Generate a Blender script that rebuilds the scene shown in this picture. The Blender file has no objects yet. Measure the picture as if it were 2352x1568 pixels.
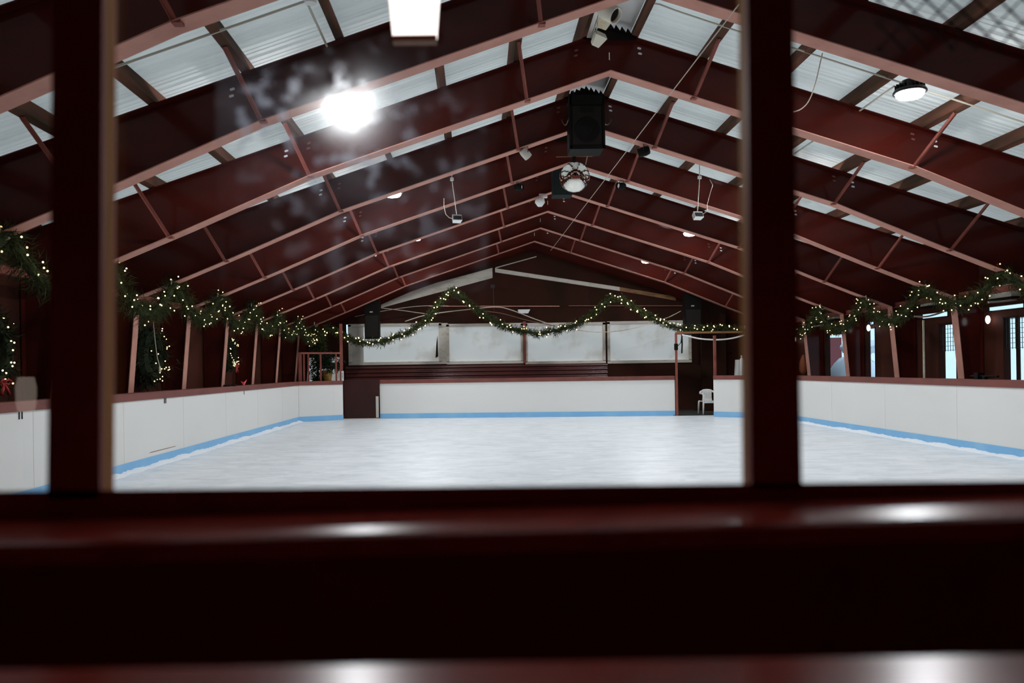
import bpy, bmesh, math, random
from mathutils import Vector, Matrix
S = bpy.context.scene
C = S.collection
rnd = random.Random(7)
PI = math.pi

# ------------------------------------------------------------------ camera
F = 1835.0
EYE = Vector((0.0, 0.0, 1.5))
VX, VY, ROLL = 1097.33, 846.72, 0.0150      # picture point straight ahead of the camera, and its small tilt
cr, sr = math.cos(ROLL), math.sin(ROLL)
R3 = Matrix(((cr, sr, 0), (0, 0, -1), (-sr, cr, 0)))   # level camera looking along +Y
cam_d = bpy.data.cameras.new('camera'); cam = bpy.data.objects.new('camera', cam_d); C.objects.link(cam)
cam.matrix_world = Matrix.Translation(EYE) @ R3.to_4x4()
cam_d.sensor_width = 36.0; cam_d.lens = F / 2352 * 36.0
cam_d.shift_x = (1176 - VX) / 2352; cam_d.shift_y = (VY - 784) / 2352
cam_d.clip_start = 0.05; cam_d.clip_end = 400
cam_d.dof.use_dof = True; cam_d.dof.focus_distance = 17.0; cam_d.dof.aperture_fstop = 2.4
S.camera = cam

def P(px, py, y):
    """where the line of sight through a picture point meets the vertical plane at depth y"""
    d = R3 @ Vector(((px - VX) / F, (VY - py) / F, -1.0))
    return EYE + d * (y / d.y)

# ------------------------------------------------------------------ materials
def mat(name, col, rough=0.6, metal=0.0, noise=None, bump=0.0, coat=0.0, spec=0.5, emit=None, estr=0.0):
    """noise = (scale, second colour, contrast lo, hi)"""
    m = bpy.data.materials.new(name); m.use_nodes = True
    nt = m.node_tree; b = nt.nodes['Principled BSDF']
    b.inputs['Base Color'].default_value = (*col, 1); b.inputs['Roughness'].default_value = rough
    b.inputs['Metallic'].default_value = metal; b.inputs['Coat Weight'].default_value = coat
    b.inputs['Specular IOR Level'].default_value = spec
    if emit: b.inputs['Emission Color'].default_value = (*emit, 1); b.inputs['Emission Strength'].default_value = estr
    if noise or bump:
        tc = nt.nodes.new('ShaderNodeTexCoord'); mp = nt.nodes.new('ShaderNodeMapping')
        nt.links.new(tc.outputs['Object'], mp.inputs['Vector'])
        sc = noise[0] if noise else 20
        if isinstance(sc, (int, float)): sc = (sc, sc, sc)
        mp.inputs['Scale'].default_value = sc
        n = nt.nodes.new('ShaderNodeTexNoise'); n.inputs['Scale'].default_value = 1.0
        n.inputs['Detail'].default_value = 6; n.inputs['Roughness'].default_value = 0.6
        nt.links.new(mp.outputs['Vector'], n.inputs['Vector'])
        if noise:
            r = nt.nodes.new('ShaderNodeValToRGB')
            r.color_ramp.elements[0].position = noise[2]; r.color_ramp.elements[0].color = (*col, 1)
            r.color_ramp.elements[1].position = noise[3]; r.color_ramp.elements[1].color = (*noise[1], 1)
            nt.links.new(n.outputs['Fac'], r.inputs['Fac']); nt.links.new(r.outputs['Color'], b.inputs['Base Color'])
        if bump:
            bp = nt.nodes.new('ShaderNodeBump'); bp.inputs['Strength'].default_value = bump; bp.inputs['Distance'].default_value = 0.02
            nt.links.new(n.outputs['Fac'], bp.inputs['Height']); nt.links.new(bp.outputs['Normal'], b.inputs['Normal'])
    return m

M = {}
M['web'] = mat('dark_maroon_steel', (.076, .0105, .0072), .15, noise=((.9, .9, 2.2), (.044, .0085, .0062), .35, .7), bump=.03, spec=.11)
M['flange'] = mat('faded_red_primer', (.56, .275, .215), .65, noise=(2.5, (.42, .185, .140), .4, .75), spec=.2)
M['brace'] = mat('red_primer_bar', (.27, .080, .060), .6, noise=(4, (.18, .05, .036), .4, .7), spec=.2)
M['gapw'] = mat('see_through_white', (.85, .85, .85), .5)  # plain white standing in for brightness seen through slots and ridge gap
M['slotd'] = mat('maroon_slot', (.16, .05, .04), .5)
M['purlin'] = mat('weathered_brown_timber', (.150, .062, .040), .85, noise=((6, .8, 6), (.050, .032, .020), .38, .62), bump=.2, spec=.1)
M['sheet'] = mat('white_ribbed_roof_sheet', (.86, .90, .88), .55, noise=((.5, 3, .5), (.72, .76, .73), .45, .75))
_nt = M['sheet'].node_tree; _b = _nt.nodes['Principled BSDF']; _o = _nt.nodes['Material Output']
_t = _nt.nodes.new('ShaderNodeBsdfTranslucent'); _t.inputs['Color'].default_value = (1.0, .80, .67, 1)
_m = _nt.nodes.new('ShaderNodeMixShader'); _m.inputs[0].default_value = .25  # light-passing share added to brighten the ceiling; plain metal passes none
_nt.links.new(_b.outputs[0], _m.inputs[1]); _nt.links.new(_t.outputs[0], _m.inputs[2]); _nt.links.new(_m.outputs[0], _o.inputs['Surface'])
_b.inputs['Specular IOR Level'].default_value = .15
M['wallbrown'] = mat('dark_brown_wall_board', (.075, .020, .012), .7, noise=((.7, 1.5, .35), (.022, .008, .005), .35, .7), spec=.1)
M['gable'] = mat('dark_gable_board', (.040, .012, .008), .75, noise=((1.2, 1, .5), (.018, .009, .004), .4, .7), spec=.08)
M['board'] = mat('white_dasher_panel', (.74, .735, .71), .5, noise=((.6, .6, 2), (.71, .70, .67), .45, .8))
M['blue'] = mat('blue_kick_strip', (.20, .46, .74), .5, noise=(1.5, (.30, .56, .78), .5, .8))
M['cap'] = mat('maroon_cap_rail', (.19, .047, .035), .55, noise=((3, 1, 6), (.12, .03, .022), .4, .7))
M['seam'] = mat('dark_seam', (.10, .09, .085), .8)
M['black'] = mat('black_plastic', (.004, .004, .0035), .6, spec=.1)
M['teal'] = mat('dark_green_cabinet', (.010, .017, .016), .6, spec=.15)
M['grille'] = mat('dark_grille', (.020, .018, .015), .7, noise=(90, (.008, .007, .006), .4, .6), spec=.1)
M['metal'] = mat('galvanised_metal', (.52, .50, .46), .4, metal=.6)
M['conduit'] = mat('cream_conduit', (.50, .47, .38), .5)
M['darkmetal'] = mat('dark_metal', (.03, .03, .03), .4, metal=.7)
M['chain'] = mat('brass_chain', (.35, .30, .2), .4, metal=.8)
M['cream'] = mat('cream_yellowed_paint', (.66, .60, .44), .5, noise=(9, (.52, .33, .12), .5, .72))
M['creamw'] = mat('cream_white_paint', (.70, .66, .54), .5)
M['white'] = mat('white_paint', (.80, .80, .78), .5)
M['tan'] = mat('bare_timber', (.66, .31, .075), .6, noise=((8, 8, 2), (.50, .21, .05), .4, .7), spec=.1)
M['foliage'] = mat('pine_needles', (.045, .056, .020), .8, noise=(9, (.014, .020, .008), .4, .65), spec=.08)
M['foliage2'] = mat('fir_needles_blue_green', (.024, .036, .018), .8, noise=(9, (.008, .013, .007), .4, .65), spec=.08)
M['wire'] = mat('green_wire', (.02, .035, .02), .6)
M['cord'] = mat('pale_cord', (.52, .45, .36), .6)
M['ropedark'] = mat('brown_rope', (.17, .09, .06), .7)
M['red'] = mat('bright_red', (.62, .06, .045), .5)
M['ribbon'] = mat('red_ribbon', (.35, .02, .02), .5)
M['gold'] = mat('gold_basket', (.50, .29, .06), .5, noise=((3, 3, 40), (.25, .13, .03), .45, .6))
M['gate'] = mat('maroon_gate_panel', (.045, .013, .011), .5, noise=((1.2, 1, .7), (.022, .007, .007), .4, .7), spec=.2)
M['corr'] = mat('maroon_corrugated_sheet', (.085, .022, .020), .25, spec=.6)
M['mullion'] = mat('dark_maroon_paint', (.42, .075, .048), .5, noise=(7, (.32, .055, .036), .4, .7), spec=.3)
M['sill'] = mat('glossy_maroon_paint', (.50, .056, .038), .25, noise=(9, (.38, .043, .029), .4, .7), bump=.012, spec=.32)
M['room'] = mat('dark_room_paint', (.50, .30, .22), .8)
M['bulb'] = mat('warm_bulb', (1, .8, .5), .5, emit=(1.0, .73, .33), estr=3.2)
M['lens'] = mat('lamp_lens', (1, 1, 1), .5, emit=(.95, .975, 1.0), estr=345)
M['wallbulb'] = mat('white_globe', (1, 1, 1), .5, emit=(.95, .97, 1.0), estr=6)
M['shade'] = mat('frosted_lit_shade', (.9, .9, .9), .5, emit=(1.0, .90, .84), estr=1.5)
M['sconce'] = mat('warm_lit_shade', (.9, .85, .8), .5, emit=(1.0, .82, .68), estr=.85)
M['brass'] = mat('brown_brass', (.26, .12, .05), .5, spec=.2)
M['mirror'] = mat('mirror_tiles', (.86, .83, .76), .06, metal=1.0)
M['snow'] = mat('snow', (.88, .90, .93), .8, bump=.3)
M['mat'] = mat('dark_rubber_mat', (.015, .018, .016), .8)
M['plastic'] = mat('white_moulded_plastic', (.82, .82, .80), .35)
M['cloth'] = mat('pale_clear_plastic', (.62, .64, .62), .3)
M['silver'] = mat('silver_metal', (.75, .75, .72), .25, metal=.9)
M['concrete'] = mat('dark_concrete', (.06, .055, .05), .8, noise=(3, (.04, .036, .033), .4, .7))
M['orange'] = mat('rust_orange_cloth', (.24, .06, .02), .8)
M['greyred'] = mat('maroon_shed', (.22, .05, .05), .8)
M['plaque'] = mat('white_plaque', (.72, .72, .72), .5)
M['trimw'] = mat('aged_white_board', (.60, .56, .49), .7, noise=((3, 3, 9), (.42, .36, .28), .5, .75))
M['ochre'] = mat('bare_ochre_board', (.26, .12, .045), .7, noise=((3, 3, 9), (.12, .05, .02), .45, .7))
M['greybox'] = mat('pale_grey_box', (.50, .48, .42), .6)

# ice: white with faint skate marks
def ice_mat():
    m = bpy.data.materials.new('ice'); m.use_nodes = True; nt = m.node_tree; b = nt.nodes['Principled BSDF']
    tc = nt.nodes.new('ShaderNodeTexCoord'); mp = nt.nodes.new('ShaderNodeMapping'); mp.inputs['Scale'].default_value = (1.1, 2.0, 1)
    nt.links.new(tc.outputs['Object'], mp.inputs['Vector'])
    n = nt.nodes.new('ShaderNodeTexNoise'); n.inputs['Scale'].default_value = 1.6; n.inputs['Detail'].default_value = 9; n.inputs['Roughness'].default_value = .72
    n.inputs['Distortion'].default_value = .8
    nt.links.new(mp.outputs['Vector'], n.inputs['Vector'])
    r = nt.nodes.new('ShaderNodeValToRGB')
    r.color_ramp.elements[0].position = .33; r.color_ramp.elements[0].color = (.64, .69, .73, 1)
    r.color_ramp.elements[1].position = .58; r.color_ramp.elements[1].color = (.86, .90, .93, 1)
    nt.links.new(n.outputs['Fac'], r.inputs['Fac']); nt.links.new(r.outputs['Color'], b.inputs['Base Color'])
    b.inputs['Roughness'].default_value = .33; b.inputs['Specular IOR Level'].default_value = .3
    return m
M['ice'] = ice_mat()

# plastic film over the far windows: diffuse white, lets daylight through, browned in patches
def film_mat():
    m = bpy.data.materials.new('white_window_film'); m.use_nodes = True; nt = m.node_tree
    nt.nodes.clear(); out = nt.nodes.new('ShaderNodeOutputMaterial')
    tc = nt.nodes.new('ShaderNodeTexCoord')
    n = nt.nodes.new('ShaderNodeTexNoise'); n.inputs['Scale'].default_value = 1.1; n.inputs['Detail'].default_value = 4
    nt.links.new(tc.outputs['Object'], n.inputs['Vector'])
    r = nt.nodes.new('ShaderNodeValToRGB')
    r.color_ramp.elements[0].position = .48; r.color_ramp.elements[0].color = (.88, .86, .85, 1)
    r.color_ramp.elements[1].position = .80; r.color_ramp.elements[1].color = (.50, .40, .31, 1)
    nt.links.new(n.outputs['Fac'], r.inputs['Fac'])
    d = nt.nodes.new('ShaderNodeBsdfDiffuse'); t = nt.nodes.new('ShaderNodeBsdfTranslucent'); g = nt.nodes.new('ShaderNodeBsdfGlossy')
    g.inputs['Roughness'].default_value = .3
    nt.links.new(r.outputs['Color'], d.inputs['Color']); tw = nt.nodes.new('ShaderNodeMixRGB'); tw.blend_type = 'MULTIPLY'; tw.inputs[0].default_value = 1; tw.inputs[2].default_value = (1.0, .77, .63, 1)
    nt.links.new(r.outputs['Color'], tw.inputs[1]); nt.links.new(tw.outputs[0], t.inputs['Color'])
    mx = nt.nodes.new('ShaderNodeMixShader'); mx.inputs[0].default_value = .72
    nt.links.new(d.outputs[0], mx.inputs[1]); nt.links.new(t.outputs[0], mx.inputs[2])
    mx2 = nt.nodes.new('ShaderNodeMixShader'); mx2.inputs[0].default_value = .04
    nt.links.new(mx.outputs[0], mx2.inputs[1]); nt.links.new(g.outputs[0], mx2.inputs[2])
    bp = nt.nodes.new('ShaderNodeBump'); bp.inputs['Strength'].default_value = .6; bp.inputs['Distance'].default_value = .05
    nt.links.new(n.outputs['Fac'], bp.inputs['Height'])
    nt.links.new(bp.outputs['Normal'], d.inputs['Normal']); nt.links.new(bp.outputs['Normal'], g.inputs['Normal'])
    nt.links.new(mx2.outputs[0], out.inputs['Surface'])
    return m
M['film'] = film_mat()

def glass_mat(name, dirty):
    m = bpy.data.materials.new(name); m.use_nodes = True; nt = m.node_tree
    nt.nodes.clear(); out = nt.nodes.new('ShaderNodeOutputMaterial')
    tr = nt.nodes.new('ShaderNodeBsdfTransparent'); gl = nt.nodes.new('ShaderNodeBsdfGlossy'); gl.inputs['Roughness'].default_value = .0
    mx = nt.nodes.new('ShaderNodeMixShader'); mx.inputs[0].default_value = .055
    nt.links.new(tr.outputs[0], mx.inputs[1]); nt.links.new(gl.outputs[0], mx.inputs[2])
    last = mx
    if dirty:
        last = tr
        tc = nt.nodes.new('ShaderNodeTexCoord')
        def vm(op, a, bval):
            v = nt.nodes.new('ShaderNodeVectorMath'); v.operation = op
            nt.links.new(a, v.inputs[0]); v.inputs[1].default_value = bval; return v
        def mth(op, a, bv, clamp=False):
            v = nt.nodes.new('ShaderNodeMath'); v.operation = op; v.use_clamp = clamp
            if hasattr(a, 'is_linked') or hasattr(a, 'links'): nt.links.new(a, v.inputs[0])
            else: v.inputs[0].default_value = a
            if hasattr(bv, 'links'): nt.links.new(bv, v.inputs[1])
            else: v.inputs[1].default_value = bv
            return v.outputs[0]
        def spot(c, rx, rz):
            a = vm('SUBTRACT', tc.outputs['Object'], c); s = vm('MULTIPLY', a.outputs[0], (1 / rx, 0, 1 / rz))
            l = nt.nodes.new('ShaderNodeVectorMath'); l.operation = 'LENGTH'; nt.links.new(s.outputs[0], l.inputs[0])
            e = mth('MULTIPLY', l.outputs['Value'], l.outputs['Value']); e = mth('MULTIPLY', e, -1.0)
            return mth('EXPONENT', e, 0.0)
        OFF = Vector((0, 1.0, 1.33)); c1 = P(790, 270, 1.0285) - OFF; c2 = P(640, 230, 1.0285) - OFF; c3 = P(860, 420, 1.0285) - OFF
        a = spot(c1, .070, .055); b = spot(c2, .10, .05); c = spot(c3, .14, .11)
        w = mth('ADD', a, mth('ADD', mth('MULTIPLY', b, .8), mth('MULTIPLY', c, .45)), True)
        n1 = nt.nodes.new('ShaderNodeTexNoise'); n1.inputs['Scale'].default_value = 42; n1.inputs['Detail'].default_value = 3
        nt.links.new(tc.outputs['Object'], n1.inputs['Vector'])
        r1 = nt.nodes.new('ShaderNodeMapRange'); r1.inputs['From Min'].default_value = .53; r1.inputs['From Max'].default_value = .64
        nt.links.new(n1.outputs['Fac'], r1.inputs['Value'])
        n2 = nt.nodes.new('ShaderNodeTexNoise'); n2.inputs['Scale'].default_value = 9; n2.inputs['Detail'].default_value = 2
        nt.links.new(tc.outputs['Object'], n2.inputs['Vector'])
        r2 = nt.nodes.new('ShaderNodeMapRange'); r2.inputs['From Min'].default_value = .35; r2.inputs['From Max'].default_value = .75
        nt.links.new(n2.outputs['Fac'], r2.inputs['Value'])
        blobs = mth('MULTIPLY', w, mth('ADD', mth('MULTIPLY', r1.outputs[0], .72), mth('ADD', mth('MULTIPLY', r2.outputs[0], .24), .03)))
        film = blobs
        dirt = nt.nodes.new('ShaderNodeBsdfTranslucent'); dirt.inputs['Color'].default_value = (.80, .82, .95, 1)
        mx3 = nt.nodes.new('ShaderNodeMixShader'); nt.links.new(film, mx3.inputs[0])
        nt.links.new(last.outputs[0], mx3.inputs[1]); nt.links.new(dirt.outputs[0], mx3.inputs[2])
        # greasy film that spreads the lamp's light forward
        sc = nt.nodes.new('ShaderNodeBsdfRefraction'); sc.inputs['IOR'].default_value = 1.14; sc.inputs['Roughness'].default_value = .62
        mx4 = nt.nodes.new('ShaderNodeMixShader')
        nt.links.new(mth('ADD', mth('MULTIPLY', mth('MULTIPLY', a, a), mth('ADD', mth('MULTIPLY', r2.outputs[0], .34), mth('MULTIPLY', r1.outputs[0], .20))), 0.0), mx4.inputs[0])
        nt.links.new(mx3.outputs[0], mx4.inputs[1]); nt.links.new(sc.outputs[0], mx4.inputs[2])
        last = mx4
    nt.links.new(last.outputs[0], out.inputs['Surface'])
    return m
M['glass'] = glass_mat('window_glass', False)
M['glassdirty'] = glass_mat('smeared_window_glass', True)

# ------------------------------------------------------------------ mesh helpers
class MB:
    def __init__(self): self.v = []; self.f = []
    def add(self, vs, fs):
        o = len(self.v); self.v += [tuple(v) for v in vs]; self.f += [tuple(i + o for i in f) for f in fs]; return self
    def box(self, a, b):
        x0, y0, z0 = a; x1, y1, z1 = b
        return self.add([(x0, y0, z0), (x1, y0, z0), (x1, y1, z0), (x0, y1, z0), (x0, y0, z1), (x1, y0, z1), (x1, y1, z1), (x0, y1, z1)],
                        [(0, 3, 2, 1), (4, 5, 6, 7), (0, 1, 5, 4), (1, 2, 6, 5), (2, 3, 7, 6), (3, 0, 4, 7)])
    def hexa(self, bot, top):
        return self.add(list(bot) + list(top), [(0, 3, 2, 1), (4, 5, 6, 7), (0, 1, 5, 4), (1, 2, 6, 5), (2, 3, 7, 6), (3, 0, 4, 7)])
    def prism(self, poly, y0, y1):   # polygon in XZ, drawn along y
        n = len(poly)
        vs = [(x, y0, z) for x, z in poly] + [(x, y1, z) for x, z in poly]
        fs = [tuple(range(n)), tuple(range(2 * n - 1, n - 1, -1))] + [(i, i + n, (i + 1) % n + n, (i + 1) % n) for i in range(n)]
        return self.add(vs, fs)
    def obox(self, c, ax, ay, az):
        c, ax, ay, az = map(Vector, (c, ax, ay, az))
        b = [c - ax - ay - az, c + ax - ay - az, c + ax + ay - az, c - ax + ay - az]
        return self.hexa(b, [p + az * 2 for p in b])
    def beam(self, a, b, w, h, up=(0, 0, 1)):
        a = Vector(a); b = Vector(b); d = (b - a).normalized(); s = d.cross(Vector(up))
        if s.length < 1e-4: s = d.cross(Vector((0, 1, 0)))
        s.normalize(); u = s.cross(d)
        return self.obox((a + b) / 2, (b - a) / 2, s * w / 2, u * h / 2)
    def tube(self, pts, r, seg=8, cap=True):
        pts = [Vector(p) for p in pts]; rs = r if isinstance(r, (list, tuple)) else [r] * len(pts)
        vs = []; n = len(pts); prev = None
        for i, p in enumerate(pts):
            d = (pts[min(i + 1, n - 1)] - pts[max(i - 1, 0)]).normalized()
            a = prev if prev is not None else (Vector((0, 0, 1)) if abs(d.z) < .9 else Vector((1, 0, 0)))
            s = d.cross(a)
            if s.length < 1e-5: s = d.cross(Vector((1, .3, 0)))
            s.normalize(); u = s.cross(d).normalized(); prev = u
            for k in range(seg):
                t = 2 * PI * k / seg; vs.append(p + (s * math.cos(t) + u * math.sin(t)) * rs[i])
        fs = [(i * seg + k, i * seg + (k + 1) % seg, (i + 1) * seg + (k + 1) % seg, (i + 1) * seg + k) for i in range(n - 1) for k in range(seg)]
        if cap: fs += [tuple(range(seg - 1, -1, -1)), tuple(range((n - 1) * seg, n * seg))]
        return self.add(vs, fs)
    def lathe(self, c, prof, seg=24, axis=(0, 0, 1), capa=True, capb=True):
        c = Vector(c); ax = Vector(axis).normalized(); s = ax.cross(Vector((0, 1, 0)) if abs(ax.y) < .9 else Vector((1, 0, 0))).normalized(); u = ax.cross(s)
        vs = []
        for r, h in prof:
            for k in range(seg):
                t = 2 * PI * k / seg; vs.append(c + ax * h + (s * math.cos(t) + u * math.sin(t)) * r)
        n = len(prof)
        fs = [(i * seg + k, i * seg + (k + 1) % seg, (i + 1) * seg + (k + 1) % seg, (i + 1) * seg + k) for i in range(n - 1) for k in range(seg)]
        if capa: fs.append(tuple(range(seg - 1, -1, -1)))
        if capb: fs.append(tuple(range((n - 1) * seg, n * seg)))
        return self.add(vs, fs)
    def ball(self, c, r, seg=12, rings=8, sc=(1, 1, 1)):
        c = Vector(c); vs = [c + Vector((0, 0, -r * sc[2]))]
        for i in range(1, rings):
            a = -PI / 2 + PI * i / rings
            for k in range(seg):
                t = 2 * PI * k / seg; vs.append(c + Vector((math.cos(a) * math.cos(t) * r * sc[0], math.cos(a) * math.sin(t) * r * sc[1], math.sin(a) * r * sc[2])))
        vs.append(c + Vector((0, 0, r * sc[2]))); top = len(vs) - 1
        fs = [(0, 1 + (k + 1) % seg, 1 + k) for k in range(seg)]
        for i in range(rings - 2):
            for k in range(seg):
                fs.append((1 + i * seg + k, 1 + i * seg + (k + 1) % seg, 1 + (i + 1) * seg + (k + 1) % seg, 1 + (i + 1) * seg + k))
        b = 1 + (rings - 2) * seg
        fs += [(b + k, b + (k + 1) % seg, top) for k in range(seg)]
        return self.add(vs, fs)
    def quad(self, a, b, c, d): return self.add([a, b, c, d], [(0, 1, 2, 3)])

def top(o):
    while o.parent: o = o.parent
    return o
def obj(name, mb, m, parent=None, smooth=False, fix=True):
    me = bpy.data.meshes.new(name)
    off = top(parent).location if parent else Vector((0, 0, 0))
    me.from_pydata([Vector(v) - off for v in mb.v], [], mb.f); me.validate()
    if fix:
        bm = bmesh.new(); bm.from_mesh(me); bmesh.ops.recalc_face_normals(bm, faces=bm.faces); bm.to_mesh(me); bm.free()
    me.materials.append(M[m] if isinstance(m, str) else m)
    if smooth:
        for p in me.polygons: p.use_smooth = True
    o = bpy.data.objects.new(name, me); C.objects.link(o)
    if parent: o.parent = parent
    return o
def thing(name, label, cat, loc, group=None):
    o = bpy.data.objects.new(name, None); C.objects.link(o); o.location = loc; o.empty_display_size = .1
    o['label'] = label; o['category'] = cat
    if group: o['group'] = group
    return o
def tag(o, label, cat, group=None):
    o['label'] = label; o['category'] = cat
    if group: o['group'] = group
    return o
def struct(name, mb, m, parent=None, label=None, smooth=False):
    o = obj(name, mb, m, parent, smooth)
    if not parent:
        o['kind'] = 'structure'
        if label: o['label'] = label
    return o

# ------------------------------------------------------------------ building shape
RX = 1.866                     # ridge line
YF = [6.124 + 2.4124 * n for n in range(9)]   # the nine rigid frames in view
YG = 27.30                     # far gable wall
INN = [(0, 5.528), (4.13, 4.16), (5.78, 3.463), (6.76, 3.067), (7.54, 2.77)]
COL = [(7.54, 2.77), (7.68, 1.20), (7.78, 0)]
def zo(u): return 6.086 - .330 * u
def zi(u):
    for (a, za), (b, zb) in zip(INN, INN[1:]):
        if u <= b: return za + (zb - za) * (u - a) / (b - a)
    return INN[-1][1]
XL, XR = RX - 8.08, RX + 8.08   # inner faces of the long walls

def holes(a0, a1, b0, b1, rects):
    """rectangles left over when rects are cut out of one"""
    A = sorted({a0, a1, *[r[0] for r in rects], *[r[1] for r in rects]}); B = sorted({b0, b1, *[r[2] for r in rects], *[r[3] for r in rects]})
    out = []
    for i in range(len(A) - 1):
        for j in range(len(B) - 1):
            ca, cb = (A[i] + A[i + 1]) / 2, (B[j] + B[j + 1]) / 2
            if not any(r[0] < ca < r[1] and r[2] < cb < r[3] for r in rects): out.append((A[i], A[i + 1], B[j], B[j + 1]))
    return out

# floor, ice
struct('floor', MB().box((-9, -3.2, -.12), (13, 34, -.02)), 'concrete')
ice = MB(); ice.box((-5.36, 1.13, -.02), (8.32, 24.83, 0)); struct('ice_floor', ice, 'ice', label='white scratched ice sheet')
tag(obj('rubber_mat', MB().box((5.86, 23.98, .001), (7.2, 27.25, .014)), 'mat'), 'dark rubber matting in the gateway at the far right', 'mat')

# ceiling: ribbed sheet, ribs run down the slope
def ceiling_bm():
    mb = MB(); prof = []
    y = 1.0; k = 0
    shape = [(0, 0), (.018, .032), (.052, .032), (.070, 0), (.135, 0), (.143, .010), (.157, .010), (.165, 0), (.215, 0), (.223, .010), (.237, .010), (.245, 0)]
    while y < YG + .2:
        for dy, h in shape: prof.append((y + dy, h))
        y += .305
    for s in (-1, 1):
        vs = []
        for yy, h in prof:
            for u in (0.0, 8.3):
                vs.append((RX + s * u, yy, zo(u) + .225 + h))
        n = len(prof)
        mb.add(vs, [(2 * i, 2 * i + 1, 2 * i + 3, 2 * i + 2) for i in range(n - 1)])
    return mb
struct('ceiling', ceiling_bm(), 'sheet', label='white ribbed metal roof lining')
rc = MB()
rc.prism([(RX - .34, zo(.34) + .20), (RX, zo(0) + .16), (RX + .34, zo(.34) + .20), (RX + .34, zo(.34) + .21), (RX, zo(0) + .17), (RX - .34, zo(.34) + .21)], 1.1, YG)
struct('trim_1', rc, 'white', label='smooth white ridge cap')

# purlins
ordw = ['first', 'second', 'third', 'fourth', 'fifth', 'sixth', 'seventh', 'eighth', 'ninth', 'tenth']
U_P = [.34, 1.28, 2.28, 3.28, 4.28, 5.27, 6.26, 7.25]
for s, side in ((-1, 'left'), (1, 'right')):
    for k, u in enumerate(U_P):
        n = Vector((s * .330, 0, 1)).normalized(); t = Vector((1, 0, -s * .330)).normalized()
        b = Vector((RX + s * u, 0, zo(u) + .012))
        a = b - t * .045; c = b + t * .045
        mb = MB().prism([(p.x, p.z) for p in (a, c, c + n * .195, a + n * .195)], 1.06, YG - .02)
        r = obj('purlin', mb, 'purlin')
        tag(r, f'rough brown timber purlin, {ordw[k]} to the {side} of the roof ridge', 'purlin', 'roof purlins running away from the window')

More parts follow.
